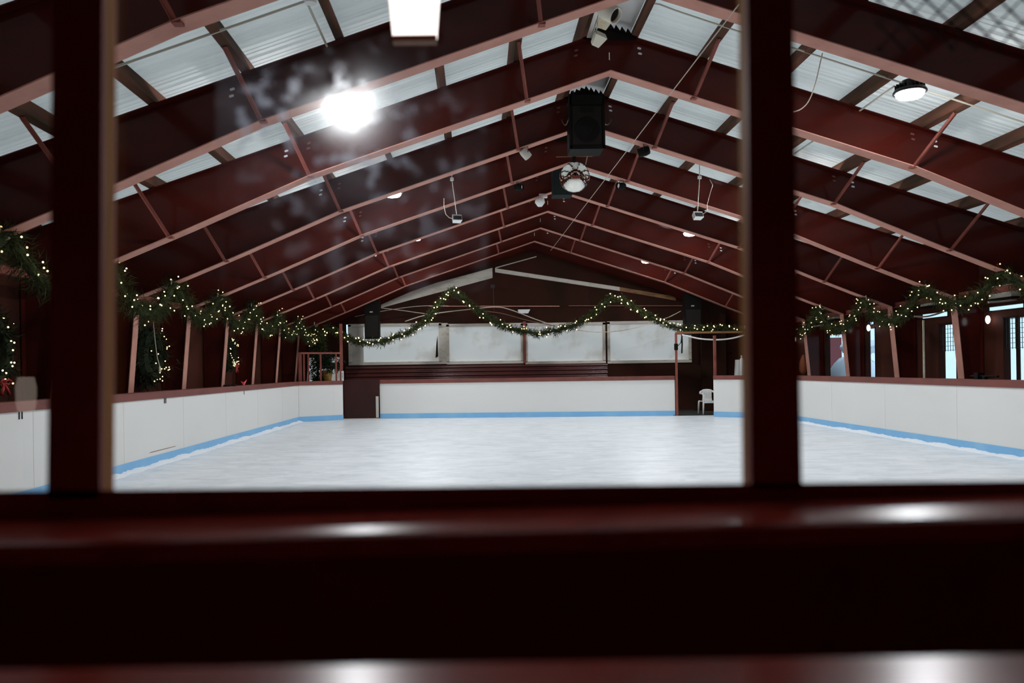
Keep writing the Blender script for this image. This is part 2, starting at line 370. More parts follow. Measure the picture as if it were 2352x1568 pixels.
# rigid frames
def pairs(path): return list(zip(path, path[1:]))
def plate(mb, path, w, t, y, s, side):
    """flange plate following a profile; side=-1 grows inwards"""
    for (u0, z0), (u1, z1) in pairs(path):
        d = Vector((s * (u1 - u0), 0, z1 - z0)).normalized(); nn = Vector((d.z, 0, -d.x))
        if nn.z > 0: nn = -nn
        if abs(nn.z) < .35: nn = Vector((-s * abs(nn.x), 0, nn.z))
        nn = nn * side
        a = Vector((RX + s * u0, y, z0)); b = Vector((RX + s * u1, y, z1))
        mb.obox((a + b) / 2 + nn * t / 2, (b - a) / 2, (0, w / 2, 0), nn * t / 2)
def make_frame(k, y):
    last = k == 9
    lab = {0: 'nearest dark red steel roof frame, its pale flange crossing the top left corner',
           9: 'farthest dark steel frame, set against the far gable wall'}.get(k, f'dark red steel roof frame, {ordw[k]} from the window')
    fr = thing('steel_frame', lab, 'roof frame', (RX, y, 0), 'rigid steel frames of the hall')
    for s, side in ((-1, 'left'), (1, 'right')):
        mb = MB()
        poly = [(RX + s * u, z) for u, z in INN] + [(RX + s * 8.05, 2.72), (RX + s * 8.05, zo(8.05)), (RX, zo(0))]
        mb.prism(poly, y - .006, y + .006)
        plate(mb, [(0, zo(0) - .012), (8.05, zo(8.05) - .012)], .2, .012, y, s, -1)
        rf = obj('rafter', mb, 'web', fr)
        fl = MB(); plate(fl, INN, .22 if not last else .12, .012, y, s, 1)
        obj('bottom_flange', fl, 'flange' if not last else 'web', rf)
        mb = MB().prism([(RX + s * u, z) for u, z in COL] + [(RX + s * 8.05, 0), (RX + s * 8.05, 2.72)], y - .006, y + .006)
        mb.box((min(RX + s * 8.05, RX + s * 8.06), y - .1, 0), (max(RX + s * 8.05, RX + s * 8.06), y + .1, 3.2))
        co = obj('column', mb, 'web', fr)
        fl = MB(); plate(fl, COL, .2, .012, y, s, 1)
        obj('column_flange', fl, 'flange' if not last else 'web', co)
        if last: continue
        for u, up in ((1.14, 1.28), (4.11, 4.28), (6.03, 6.26)):
            mb = MB(); a = Vector((RX + s * u, y - .08, zi(u) - .012)); b = Vector((RX + s * up, y - .76, zo(up) - .004))
            d = (b - a).normalized(); sx = d.cross(Vector((1, 0, 0))).normalized()
            mb.obox((a + b) / 2, (b - a) / 2, (.022, 0, 0), sx * .003)
            mb.obox((a + b) / 2 + Vector((-.02, 0, 0)), (b - a) / 2, (.003, 0, 0), sx * .022)
            mb.box((a.x - .045, y - .105, a.z - .012), (a.x + .045, y - .02, a.z + .012))
            obj('flange_brace', mb, 'brace', fr)
        dims = {-1: [(4.44, 'gapw'), (4.13, 'slotd'), (.45, 'slotd')], 1: [(.41, 'gapw'), (4.13, 'slotd'), (4.44, 'gapw')]}[s]  # white ones: pale roof seen through slots, painted on as solid ovals
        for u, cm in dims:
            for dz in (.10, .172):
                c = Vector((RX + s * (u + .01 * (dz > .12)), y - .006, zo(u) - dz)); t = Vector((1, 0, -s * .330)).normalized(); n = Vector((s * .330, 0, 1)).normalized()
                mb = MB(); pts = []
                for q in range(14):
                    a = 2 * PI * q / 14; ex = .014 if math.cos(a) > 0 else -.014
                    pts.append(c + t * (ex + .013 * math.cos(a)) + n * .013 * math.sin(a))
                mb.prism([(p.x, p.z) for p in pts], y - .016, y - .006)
                obj('slot_patch', mb, cm, rf)
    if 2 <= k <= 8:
        obj('gap_daylight', MB().box((RX - .006, y - .012, 5.70), (RX + .006, y - .006, 5.80)), 'gapw', fr)  # daylight through the ridge gap, painted as a white strip
    if k in (2, 3, 4):
        pts = [(RX - .36, zo(.36) - .02)]
        n = 9
        for q in range(n):
            x = -.32 + .64 * q / (n - 1)
            pts += [(RX + x - .025, zo(abs(x)) + .03), (RX + x, zo(abs(x)) + .085)]
        pts += [(RX + .36, zo(.36) + .02), (RX + .36, zo(.36) - .04)]
        obj('closure_strip', MB().prism(pts, y - .1, y - .085), 'black', fr)
for k, y in enumerate(YF): make_frame(k, y)
make_frame(9, YG - .12)

# girts along the long walls
for s, side in ((-1, 'left'), (1, 'right')):
    x = RX + s * 7.62
    mb = MB().box((x - .04, 1.2, 2.74), (x + .04, YG - .2, 2.75)); mb.box((x + s * .03, 1.2, 2.75), (x + s * .04, YG - .2, 2.86))
    tag(obj('wall_girt', mb, 'brace'), f'long red steel girt behind the garlands along the {side} wall', 'girt', 'steel girts of the long walls')

# ------------------------------------------------------------------ walls
struct('wall_left', MB().box((XL - .1, .9, -.1), (XL, YG + .1, 3.75)), 'wallbrown')
WR = [(12.8, 15.1, .9, 2.33), (16.1, 17.2, .9, 2.32), (19.95, 20.46, .9, 2.40), (21.2, 22.8, .9, 2.33),
      (14.5, 15.7, 2.45, 2.58), (16.85, 18.05, 2.45, 2.60), (20.0, 20.46, 2.45, 2.57)]
mb = MB()
for a in holes(.9, YG + .1, -.1, 3.75, WR): mb.box((XR, a[0], a[2]), (XR + .1, a[1], a[3]))
struct('wall_right', mb, 'wallbrown')
wn = 6
for i, (y0, y1, z0, z1) in enumerate(WR):
    e = bpy.data.objects.new(f'window_{wn}', None); C.objects.link(e); e.location = (XR + .05, (y0 + y1) / 2, z0); e['kind'] = 'structure'; wn += 1
    e['label'] = 'narrow daylit opening in the right wall'
    fm = MB(); t = .03
    fm.box((XR - .01, y0, z0), (XR + .11, y0 + t, z1)); fm.box((XR - .01, y1 - t, z0), (XR + .11, y1, z1)); fm.box((XR - .01, y0, z1 - t), (XR + .11, y1, z1)); fm.box((XR - .01, y0, z0), (XR + .11, y1, z0 + .02))
    if i == 1: fm.box((XR + .03, 16.62, z0), (XR + .06, 16.66, z1))
    if i == 0: fm.box((XR + .03, 14.72, z0), (XR + .06, 14.80, z1))
    obj('frame', fm, 'gable', e)
    obj('pane', MB().box((XR + .05, y0 + t, z0 + .02), (XR + .056, y1 - t, z1 - t)), 'glass', e)
    if i in (0, 1):
        g = MB(); q = y0 + .1
        while q < y1 - .03: g.box((XR + .02, q, 1.72), (XR + .028, q + .008, z1)); q += .09
        q = 1.74
        while q < z1: g.box((XR + .02, y0, q), (XR + .028, y1, q + .008)); q += .09
        obj('window_guard', g, 'darkmetal', e)

# gable wall with window openings
def gx(px, py): p = P(px, py, YG); return p.x, p.z
def grect(x0, y0, x1, y1):
    a = gx(x0, (y0 + y1) / 2)[0]; b = gx(x1, (y0 + y1) / 2)[0]; xm = (x0 + x1) / 2
    return (a, b, gx(xm, y1)[1], gx(xm, y0)[1])
W_px = [(802, 744, 1013, 832), (1027, 744, 1201, 830), (1207, 742, 1389, 830), (1396, 738, 1586, 828)]
WG = [grect(*w) for w in W_px]
LOWW = grect(680, 820, 786, 880)
slits = [grect(794.5, 745, 799, 772), grect(1642, 783, 1646, 826)]
mb = MB()
for a in holes(XL - .1, XR + .1, -.1, 6.6, WG + slits + [LOWW]): mb.box((a[0], YG, a[2]), (a[1], YG + .1, a[3]))
struct('wall_far', mb, 'gable')
wl = ['wide far window at the left with a bare grey strip', 'far window, second from left, covered in white film', 'far window right of the middle under the garland', 'rightmost far window with browned white film']
for i, (x0, x1, z0, z1) in enumerate(WG):
    e = bpy.data.objects.new(f'window_{i + 2}', None); C.objects.link(e); e.location = ((x0 + x1) / 2, YG, z0); e['kind'] = 'structure'; e['label'] = wl[i]
    t = .07; fm = MB()
    for a in ((x0 - .02, x1 + .02, z0 - .08, z0 + .02), (x0 - .02, x1 + .02, z1 - .07, z1 + .02), (x0 - .02, x0 + t, z0, z1), (x1 - t, x1 + .02, z0, z1)):
        fm.box((a[0], YG - .05, a[2]), (a[1], YG + .06, a[3]))
    obj('frame', fm, 'trimw', e)
    nx = 14; nz = 6; vs = []
    for jz in range(nz + 1):
        for jx in range(nx + 1):
            vs.append((x0 + .03 + (x1 - x0 - .06) * jx / nx, YG + .012 + .006 * math.sin(jx * 1.7 + jz + i) + .005 * math.sin(jz * 2.3 - jx * .6), z0 + (z1 - z0) * jz / nz))
    pm = MB().add(vs, [(j * (nx + 1) + k, j * (nx + 1) + k + 1, (j + 1) * (nx + 1) + k + 1, (j + 1) * (nx + 1) + k) for j in range(nz) for k in range(nx)])
    obj('film_pane', pm, 'film', e, smooth=True)
    if i == 0:
        a, b, c, d = grect(803, 748, 835, 832)
        obj('grey_strip', MB().box((a, YG - .02, c), (b, YG + .004, d)), 'greybox', e)
        q = grect(1000, 770, 1006, 822)
        obj('dark_tear', MB().prism([(q[0], q[2]), (q[1], q[2] + .05), (q[1] - .01, q[3]), (q[0] + .04, q[3] - .25)], YG - .01, YG - .004), 'black', e)
e = bpy.data.objects.new('window_14', None); C.objects.link(e); e.location = (LOWW[0], YG, LOWW[2]); e['kind'] = 'structure'; e['label'] = 'low bright window behind the red railing'
obj('film_pane', MB().quad((LOWW[0] - .02, YG + .03, LOWW[2] - .02), (LOWW[1] + .02, YG + .03, LOWW[2] - .02), (LOWW[1] + .02, YG + .03, LOWW[3] + .02), (LOWW[0] - .02, YG + .03, LOWW[3] + .02)), 'film', e)
a, b, c, d = grect(1011, 742, 1029, 832)
struct('trim_2', MB().box((a, YG - .04, c - .05), (b, YG - .001, d)), 'trimw', label='cream post between the two left far windows')
a, b, c, d = grect(1202, 738, 1207, 832)
tag(obj('window_post', MB().box((a - .01, YG - .09, c - .02), (b + .01, YG - .05, d)), 'brace'), 'thin red post between the two middle far windows', 'post')
sl = MB()
for (a, b, c, d) in slits: sl.box((a, YG + .05, c), (b, YG + .055, d))
struct('window_13', sl, 'glass')

# booth the photograph was taken from
wopen = (-1.25, 1.25, 1.335, 2.30)
mb = MB()
for a in holes(XL - .1, XR + .1, -.1, 6.6, [(-1.25, 1.25, 1.30, 2.30)]): mb.box((a[0], 1.0, a[2]), (a[1], 1.09, a[3]))
struct('wall_front', mb, 'mullion')
struct('wall_booth_left', MB().box((-2.3, -2.6, -.05), (-2.2, .99, 2.7)), 'room')
struct('wall_booth_right', MB().box((2.2, -2.6, -.05), (2.3, .99, 2.7)), 'room')
struct('wall_booth_back', MB().box((-2.3, -2.7, -.05), (2.3, -2.6, 2.7)), 'room')
struct('ceiling_booth', MB().box((-2.3, -2.7, 2.7), (2.3, .99, 2.8)), 'room')

e = bpy.data.objects.new('window_1', None); C.objects.link(e); e.location = (0, 1.0, 1.33); e['kind'] = 'structure'
e['label'] = 'dark red viewing window in the foreground'
def strip(pl, pr, y0, y1, zlo, zhi, dx=0.0):
    """upright between two leaning edges given at the picture's y=0 and y=1105"""
    def at(edge, z):
        a = P(edge[0], 0, 1.0); b = P(edge[1], 1105, 1.0); return a.x + (b.x - a.x) * (z - a.z) / (b.z - a.z)
    return MB().hexa([(at(pl, zlo) - dx, y0, zlo), (at(pr, zlo) + dx, y0, zlo), (at(pr, zlo) + dx, y1, zlo), (at(pl, zlo) - dx, y1, zlo)],
                     [(at(pl, zhi) - dx, y0, zhi), (at(pr, zhi) + dx, y0, zhi), (at(pr, zhi) + dx, y1, zhi), (at(pl, zhi) - dx, y1, zhi)])
zb = 1.345
for pl, pr in (((125, 113), (240, 234)), ((1713, 1722), (1818, 1838))):
    m1 = obj('mullion', strip(pl, pr, .995, 1.006, zb, 2.30), 'mullion', e)
    obj('glazing_bead', strip(pl, pr, 1.006, 1.028, zb, 2.30), 'tan', m1)
    obj('outer_mullion', strip(pl, pr, 1.037, 1.06, zb, 2.30, -.012), 'mullion', m1)
def rail(pts0, y0, y1, zlow):
    a, b = P(*pts0[0], 1.0), P(*pts0[1], 1.0); k = (b.z - a.z) / (b.x - a.x); f = lambda x: a.z + k * (x - a.x)
    return MB().hexa([(-1.26, y0, zlow), (1.26, y0, zlow), (1.26, y1, zlow), (-1.26, y1, zlow)], [(-1.26, y0, f(-1.26)), (1.26, y0, f(1.26)), (1.26, y1, f(1.26)), (-1.26, y1, f(1.26) if 0 else f(-1.26))])
a, b = P(232, 1124, 1.0), P(1722, 1109, 1.0); k = (b.z - a.z) / (b.x - a.x); f = lambda x: a.z + k * (x - a.x)
mb = MB().hexa([(-1.26, .995, 1.25), (1.26, .995, 1.25), (1.26, 1.09, 1.25), (-1.26, 1.09, 1.25)], [(-1.26, .995, f(-1.26)), (1.26, .995, f(1.26)), (1.26, 1.06, f(1.26) - .03), (-1.26, 1.06, f(-1.26) - .03)])
obj('bottom_rail', mb, 'mullion', e)
# sloping glossy sill
a0 = P(1176, 1165, .995); b0 = P(1176, 1224, .868); c0 = P(1176, 1270, .868)
k0 = -.0105
sm = MB()
prof = [(a0.y + .004, a0.z), (b0.y + .01, b0.z + .002), (b0.y + .003, b0.z - .001), (b0.y, b0.z - .006), (c0.y, c0.z), (a0.y + .004, c0.z)]
n = len(prof); vs = [(x, yy, zz - k0 * x * 1.0) for x in (-1.4, 1.4) for yy, zz in prof]
sm.add(vs, [tuple(range(n)), tuple(range(2 * n - 1, n - 1, -1))] + [(i, (i + 1) % n, (i + 1) % n + n, i + n) for i in range(n)])
obj('sill', sm, 'sill', e)
for i, (x0, x1) in enumerate(((-1.25, P(178, 500, 1).x), (P(178, 500, 1).x, P(1772, 500, 1).x), (P(1772, 500, 1).x, 1.25))):
    obj('pane', MB().box((x0, 1.030, 1.34), (x1, 1.034, 2.30)), 'glass', e)
obj('glass_smear', MB().quad((P(500, 500, 1.0285).x, 1.0285, 1.60), (P(1120, 500, 1.0285).x, 1.0285, 1.60), (P(1120, 500, 1.0285).x, 1.0285, 2.05), (P(500, 500, 1.0285).x, 1.0285, 2.05)), 'glassdirty', e)
# counter under the window
cz = 1.25
t = thing('counter', 'glossy dark red counter along the bottom edge below the window sill', 'counter', (0, .7, 0))
zc = lambda y: 1.254 - .027 * (y - .682)
obj('counter_top', MB().hexa([(-2, .35, cz - .05), (2, .35, cz - .05), (2, .668, cz - .05), (-2, .668, cz - .05)], [(-2, .35, zc(.35)), (2, .35, zc(.35)), (2, .668, zc(.668)), (-2, .668, zc(.668))]), 'sill', t)
obj('counter_base', MB().box((-2.0, .40, -.02), (2.0, .64, cz - .05)), 'room', t)
# lamp on the booth's side whose reflection shows in the left pane
TX = P(62, 900, 3.0).x
t = thing('standing_lamp', 'small warm lamp behind the viewer, seen only as a pale reflection in the left pane', 'lamp', (TX, -.93, 0))
obj('lamp_shade', MB().lathe((TX, -.93, 1.365), [(.028, 0), (.034, .03), (.036, .09), (.028, .13)], 20), 'sconce', t, True)
obj('lamp_base', MB().lathe((TX, -.93, 0), [(.12, -.02), (.12, .02), (.012, .03), (.012, 1.365)], 16), 'darkmetal', t, True)
# hanging lit lamp in front of the glass
pl0 = P(951, 0, 2.0); pl1 = P(953, 86, 2.0)
t = thing('pendant_lamp', 'white glowing box-like lamp hanging at the top, left of centre', 'lamp', (pl1.x, 2.0, pl1.z))
w0 = (P(1010, 0, 2).x - P(893, 0, 2).x) / 2; w1 = (P(1004, 86, 2).x - P(903, 86, 2).x) / 2
def taper(z0, z1, h0, h1): return MB().hexa([(pl1.x - h0, 1.984, z0), (pl1.x + h0, 1.984, z0), (pl1.x + h0, 2.016, z0), (pl1.x - h0, 2.016, z0)], [(pl1.x - h1, 1.984, z1), (pl1.x + h1, 1.984, z1), (pl1.x + h1, 2.016, z1), (pl1.x - h1, 2.016, z1)])
obj('lamp_shade', taper(pl1.z, pl1.z + .20, w1, w0 + .008), 'shade', t)
obj('rim', taper(pl1.z - .014, pl1.z - .001, w1, w1 - .001), 'brass', t)
obj('cap', taper(pl1.z + .201, pl1.z + .22, w0 + .006, w0 * .5), 'brass', t)
obj('cord', MB().tube([(pl1.x, 2, pl1.z + .21), (pl1.x, 2, 4.9)], .004, 6), 'black', t)

# ------------------------------------------------------------------ rink boards
BT, CT = 1.083, 1.20
def rink_board(label, pts, inward, seams=None, capy=.14):
    """pts = ice-side line of the boards; inward = side the ice lies on (+1 left of travel)"""
    a0 = Vector((*pts[0], 0)); t = thing('rink_board', label, 'rink board', a0, 'boards around the ice')
    pn, bl, cp, sm = MB(), MB(), MB(), MB()
    for p, q in pairs(pts):
        p = Vector((*p, 0)); q = Vector((*q, 0)); d = (q - p).normalized(); nrm = Vector((-d.y, d.x, 0)) * inward
        bk = -nrm
        def slab(mb, z0, z1, f, b):
            mb.hexa([v + Vector((0, 0, z0)) for v in (p - bk * f, q - bk * f, q + bk * b, p + bk * b)], [v + Vector((0, 0, z1)) for v in (p - bk * f, q - bk * f, q + bk * b, p + bk * b)])
        slab(pn, 0, BT, 0, .09); slab(bl, .006, .152, .012, 0); slab(cp, BT, CT, .022, .20)
        L = (q - p).length; x = 1.1
        while x < L - .3:
            c = p + d * x + nrm * .001
            sm.hexa([c - d * .003 + Vector((0, 0, .16)), c + d * .003 + Vector((0, 0, .16)), c + d * .003 + nrm * .002 + Vector((0, 0, .16)), c - d * .003 + nrm * .002 + Vector((0, 0, .16))],
                    [c - d * .003 + Vector((0, 0, BT)), c + d * .003 + Vector((0, 0, BT)), c + d * .003 + nrm * .002 + Vector((0, 0, BT)), c - d * .003 + nrm * .002 + Vector((0, 0, BT))])
            x += 2.44
    obj('panel', pn, 'board', t); obj('kick_strip', bl, 'blue', t); obj('cap_rail', cp, 'cap', t)
    if sm.v: obj('seam', sm, 'board', t)
    return t
BL = -5.335
left = rink_board('long white rink board with maroon cap along the left side', [(BL, 1.15), (BL, 23.73)], -1)
lc = rink_board('short white rink board at the far left corner beside the dark gate', [(BL, 23.75), (-4.15, 24.53)], -1)
back = rink_board('white rink board across the far end between dark gate and gateway', [(-3.054, 24.84), (5.92, 24.04)], -1)
rcn = rink_board('short white rink board at the far right beside the white chair', [(6.86, 23.28), (8.25, 22.25)], -1)
right = rink_board('long white rink board with maroon cap along the right side', [(8.27, 22.23), (8.27, 1.15)], -1)
# latches on the left boards
for (px, py) in ((30, 953), (380, 918), (557, 897)):
    y = {30: 9.3, 380: 13.6, 557: 18.2}[px]
    mb = MB()
    for d in ((-.03, .03) if px != 557 else (0,)): mb.box((BL + .003, y + d - .005, BT - .09), (BL + .012, y + d + .005, BT + .005))
    obj('latch', mb, 'black', left)
obj('scuff', MB().add([(BL + .0015, y, z) for y, z in ((12.9, .215), (14.1, .215), (14.0, .225), (13.0, .228))], [(0, 1, 2, 3)]), 'ochre', left)

# snow scraped up against the boards
def berm(x, y0, y1, w, sgn):
    mb = MB(); n = int((y1 - y0) / .07); r = random.Random(3); vs = []
    for i in range(n + 1):
        y = y0 + (y1 - y0) * i / n
        h = .018 + .030 * abs(math.sin(i * .23) * math.sin(i * .071 + 1)) + .018 * r.random(); ww = w * (.55 + .6 * r.random())
        vs += [(x, y, h), (x + sgn * ww * .4, y, h * .8), (x + sgn * ww, y, .001)]
    mb.add(vs, [(3 * i + a, 3 * i + a + 1, 3 * i + a + 4, 3 * i + a + 3) for i in range(n) for a in (0, 1)])
    return mb
for x, sg, y1, nm in ((BL + .013, 1, 23.6, 'left'), (8.27 - .013, -1, 22.0, 'right')):
    o = obj('snow_ridge', berm(x, 1.3, y1, .16, sg), 'snow', smooth=True); o['kind'] = 'stuff'
    tag(o, f'loose scraped snow lying along the foot of the {nm} rink board', 'snow')

# ------------------------------------------------------------------ far end
# gate in the far boards
g0 = P(789, 900, 24.72).x; g1 = P(873, 900, 24.80).x
t = thing('rink_gate', 'closed dark maroon gate in the far boards left of centre', 'gate', (g0, 25, 0))
obj('panel', MB().box((g0 + .01, 24.74, .02), (g1 - .01, 24.80, 1.20)), 'gate', t)
obj('threshold', MB().box((g0 - .05, 24.66, 0), (g1, 24.74, .02)), 'greybox', t)
a = P(863, 910, 24.73); b = P(870, 955, 24.73)
obj('edge_plate', MB().box((a.x, 24.725, .04), (b.x, 24.74, a.z)), 'greybox', t)
# corrugated panel under the windows
a, b = P(793, 838, YG - .1), P(1396, 872, YG - .1); zt = P(1100, 837, YG - .1).z
mb = MB(); prof = []; q = 0
while 1.0 + q * .0135 <= zt: prof.append((1.0 + q * .0135, .03 + .028 * math.sin(q * 2 * PI / 10))); q += 1
vs = []
for zz, dd in prof: vs += [(a.x, YG - .05 - dd, zz), (b.x, YG - .05 - dd, zz)]
mb.add(vs, [(2 * i, 2 * i + 1, 2 * i + 3, 2 * i + 2) for i in range(len(prof) - 1)])
tag(obj('corrugated_panel', mb, 'corr', smooth=True), 'dark red corrugated metal panel below the far windows', 'wall panel')
# painted boards of the inner gable
def slant(p0, p1, th, y, m, name, label):
    a, b = P(*p0, y), P(*p1, y); h = th * y / F
    mb = MB().hexa([(a.x, y - .02, a.z - h), (b.x, y - .02, b.z - h), (b.x, y + .03, b.z - h), (a.x, y + .03, a.z - h)], [(a.x, y - .02, a.z), (b.x, y - .02, b.z), (b.x, y + .03, b.z), (a.x, y + .03, a.z)])
    return tag(obj(name, mb, m), label, 'board')
slant((875, 684), (1131, 615), 23, 27.265, 'trimw', 'fascia_board', 'aged white sloping board high on the far gable, left of its peak')
slant((1137, 616), (1423, 659), 9, 27.265, 'trimw', 'fascia_board', 'white sloping board high on the far gable, right of its peak')
slant((1423, 659), (1552, 681), 9, 27.265, 'ochre', 'fascia_board', 'bare ochre board continuing the white one to the right on far gable')
slant((1138, 614), (1232, 588), 2.2, 27.26, 'cord', 'batten', 'thin pale batten rising right from the peak of the far gable boards')
for x0, x1, yy, lb in ((985, 1285, 703, 'thin pale rail on the far wall above the middle windows'), (1306, 1568, 702, 'thin reddish rail on the far wall above the rightmost window')):
    a, b = P(x0, yy, 27.2), P(x1, yy, 27.2)
    tag(obj('rail', MB().beam(a, b, .03, .03), 'flange' if x0 < 1000 else 'brace'), lb, 'rail')
# hanging column speakers
for (x0, x1, y0, y1, y, lb) in ((838, 873, 690, 778, 25.9, 'tall black column loudspeaker hanging in front of the leftmost far window'), (1570, 1609, 676, 768, 25.9, 'tall black column loudspeaker hanging above the far right gateway')):
    a, b = P(x0, y0, y), P(x1, y1, y)
    t = thing('column_speaker', lb, 'loudspeaker', ((a.x + b.x) / 2, y, b.z), 'black column loudspeakers')
    obj('cabinet', MB().box((a.x, y - .15, b.z), (b.x, y + .15, a.z)), 'black', t)
    obj('grille', MB().box((a.x + .03, y - .165, b.z + .05), (b.x - .03, y - .15, a.z - .5)), 'grille', t)
    c = P((x0 + x1) / 2, y0 + 27, y); obj('badge', MB().box((c.x - .07, y - .168, c.z - .02), (c.x + .03, y - .15, c.z + .02)), 'metal', t)
    obj('hanger', MB().tube([((a.x + b.x) / 2, y, a.z), ((a.x + b.x) / 2, y, zi(abs((a.x + b.x) / 2 - RX)) - .02)], .01, 6), 'darkmetal', t)
# railing on the corner board
t = thing('railing', 'small red railing on the far left corner board in front of a potted plant', 'railing', (-5.3, 24.0, CT))
def rp(px): # along the corner board
    f_ = (px - 686) / (786 - 686); return Vector((-5.33 + f_ * 1.15, 23.85 + f_ * .76, 0))
def post(px, r, z1, nm):
    p = rp(px); obj(nm, MB().box((p.x - r, p.y - r, CT), (p.x + r, p.y + r, z1)), 'brace', t)
zt = P(735, 811, 24.4).z
p, q = rp(686), rp(786); obj('top_rail', MB().beam(p + Vector((0, 0, zt)), q + Vector((0, 0, zt)), .05, .05), 'brace', t)
for px in (697, 707, 735.5, 772): post(px, .022, zt, 'baluster')
for px in (688, 784.5): post(px, .04, zt + (.02 if px < 700 else .9), 'post')
# white backing and potted plant behind it
def sprigs(mb, c, axis, rad, n, ln, wd, r, flat=None):
    """needles springing from a point cloud round c"""
    for _ in range(n):
        d = Vector((r.gauss(0, 1), r.gauss(0, 1), r.gauss(0, 1))).normalized()
        if flat is not None: d = (d + flat * r.uniform(-.3, .3)).normalized()
        base = c + d * rad * r.uniform(.1, 1.0)
        dirn = (d + Vector((r.uniform(-1, 1), r.uniform(-1, 1), r.uniform(-1.1, .5))) * .7).normalized()
        s = dirn.cross(Vector((r.uniform(-1, 1), r.uniform(-1, 1), r.uniform(-1, 1)))).normalized() * wd * r.uniform(.6, 1.2)
        L = ln * r.uniform(.5, 1.1)
        mb.add([base - s, base + s, base + dirn * L], [(0, 1, 2)])
r = random.Random(11)
a = P(741, 851, 25.3); b = P(764, 872, 25.3); cx = (a.x + b.x) / 2
t = thing('potted_plant', 'dark leafy plant in a gold basket behind the railing, far left corner', 'plant', (cx, 25.3, 0))
obj('basket', MB().lathe((cx, 25.3, b.z - .06), [(.10, 0), (.13, .1), (.17, .36)], 18), 'gold', t, True)
obj('stand', MB().lathe((cx, 25.3, 0), [(.14, 0), (.14, b.z - .06)], 12), 'purlin', t)
mb = MB()
for k in range(26):
    c = Vector((cx + r.gauss(-.02, .17), 25.3 + r.gauss(0, .15), P(0 + 745, 838, 25.3).z + r.gauss(.02, .16))); sprigs(mb, c, None, .16, 46, .15, .022, r)
obj('foliage', mb, 'foliage2', t, fix=False)
a = P(722, 868, 25.7)
t = thing('small_fir_tree', 'small dark artificial fir rising behind the railing, left of the gold basket', 'tree', (a.x, 25.7, 0))
mb = MB()
for k in range(60):
    f_ = r.random(); z = .5 + f_ * 2.1; ra = .34 * (1 - f_ * .55); th = r.uniform(0, 2 * PI)
    c = Vector((a.x + .12 + math.cos(th) * ra * r.random(), 25.7 + math.sin(th) * ra * r.random(), z)); sprigs(mb, c, None, .2, 36, .17, .02, r)
obj('foliage', mb, 'foliage', t, fix=False)
obj('trunk', MB().lathe((a.x + .12, 25.7, 0), [(.05, 0), (.02, 2.4)], 8), 'purlin', t)
a = P(787.5, 863, 24.55)
t = thing('notice', 'small white notice on the post left of the dark gate', 'sign', (a.x, 24.55, a.z - .15))
obj('plate', MB().box((a.x - .035, 24.50, a.z - .15), (a.x + .035, 24.512, a.z + .15)), 'plaque', t)
mk = MB()
for k, w in enumerate((.02, .03, .025, .018, .03)): mk.box((a.x - w / 2 - .004, 24.496, a.z - .07 + k * .035), (a.x + w / 2 - .004, 24.50, a.z - .055 + k * .035))
obj('marking', mk, 'black', t)
a = P(784.5, 840, 24.84)
# gateway at the right: post, strap, side post, wall return, chair
a = P(1552.5, 768, 24.0)
t = thing('gate_post', 'slim red post with bent top at the left of the far right gateway', 'post', (a.x, 24.0, 0))
obj('upright', MB().box((a.x - .03, 23.97, 0), (a.x + .03, 24.03, a.z)), 'brace', t)
obj('top_arm', MB().box((a.x - .03, 23.97, a.z), (a.x + .22, 24.03, a.z + .045)), 'brace', t)
obj('clamp', MB().box((a.x - .05, 23.95, P(1552, 796, 24.0).z - .1), (a.x + .045, 24.04, P(1552, 796, 24.0).z + .09)), 'black', t)
a = P(1566, 768, 23.97); b = P(1566, 811, 23.97); c = P(1554, 797, 23.97)
tag(obj('strap', MB().tube([a, (a + b) / 2 + Vector((.01, 0, 0)), b], .022, 8).tube([c, (a + c) / 2 + Vector((.05, 0, -.06)), a], .012, 6), 'black'), 'black strap dangling from the red gateway post', 'strap')
a = P(1641.5, 782, 23.38)
tag(obj('post', MB().box((a.x - .035, 23.36, 0), (a.x + .035, 23.43, a.z + .15)), 'brace'), 'thin red post at the right side of the gateway above the corner board', 'post')
tag(obj('beam', MB().beam(P(1552, 764, 24.3), P(1712, 762, 24.3), .06, .06), 'ochre'), 'ochre timber crosspiece under the garland above the gateway', 'beam')
struct('wall_return', MB().box((P(1611, 800, 26.6).x, 26.6, -.02), (P(1640, 800, 26.6).x + .4, 26.7, 3.6)), 'gable')
struct('wall_gateway', MB().box((P(1556, 860, 26.9).x, 26.9, -.02), (P(1611, 860, 26.9).x, 26.95, P(1590, 836, 26.9).z)), 'gable')

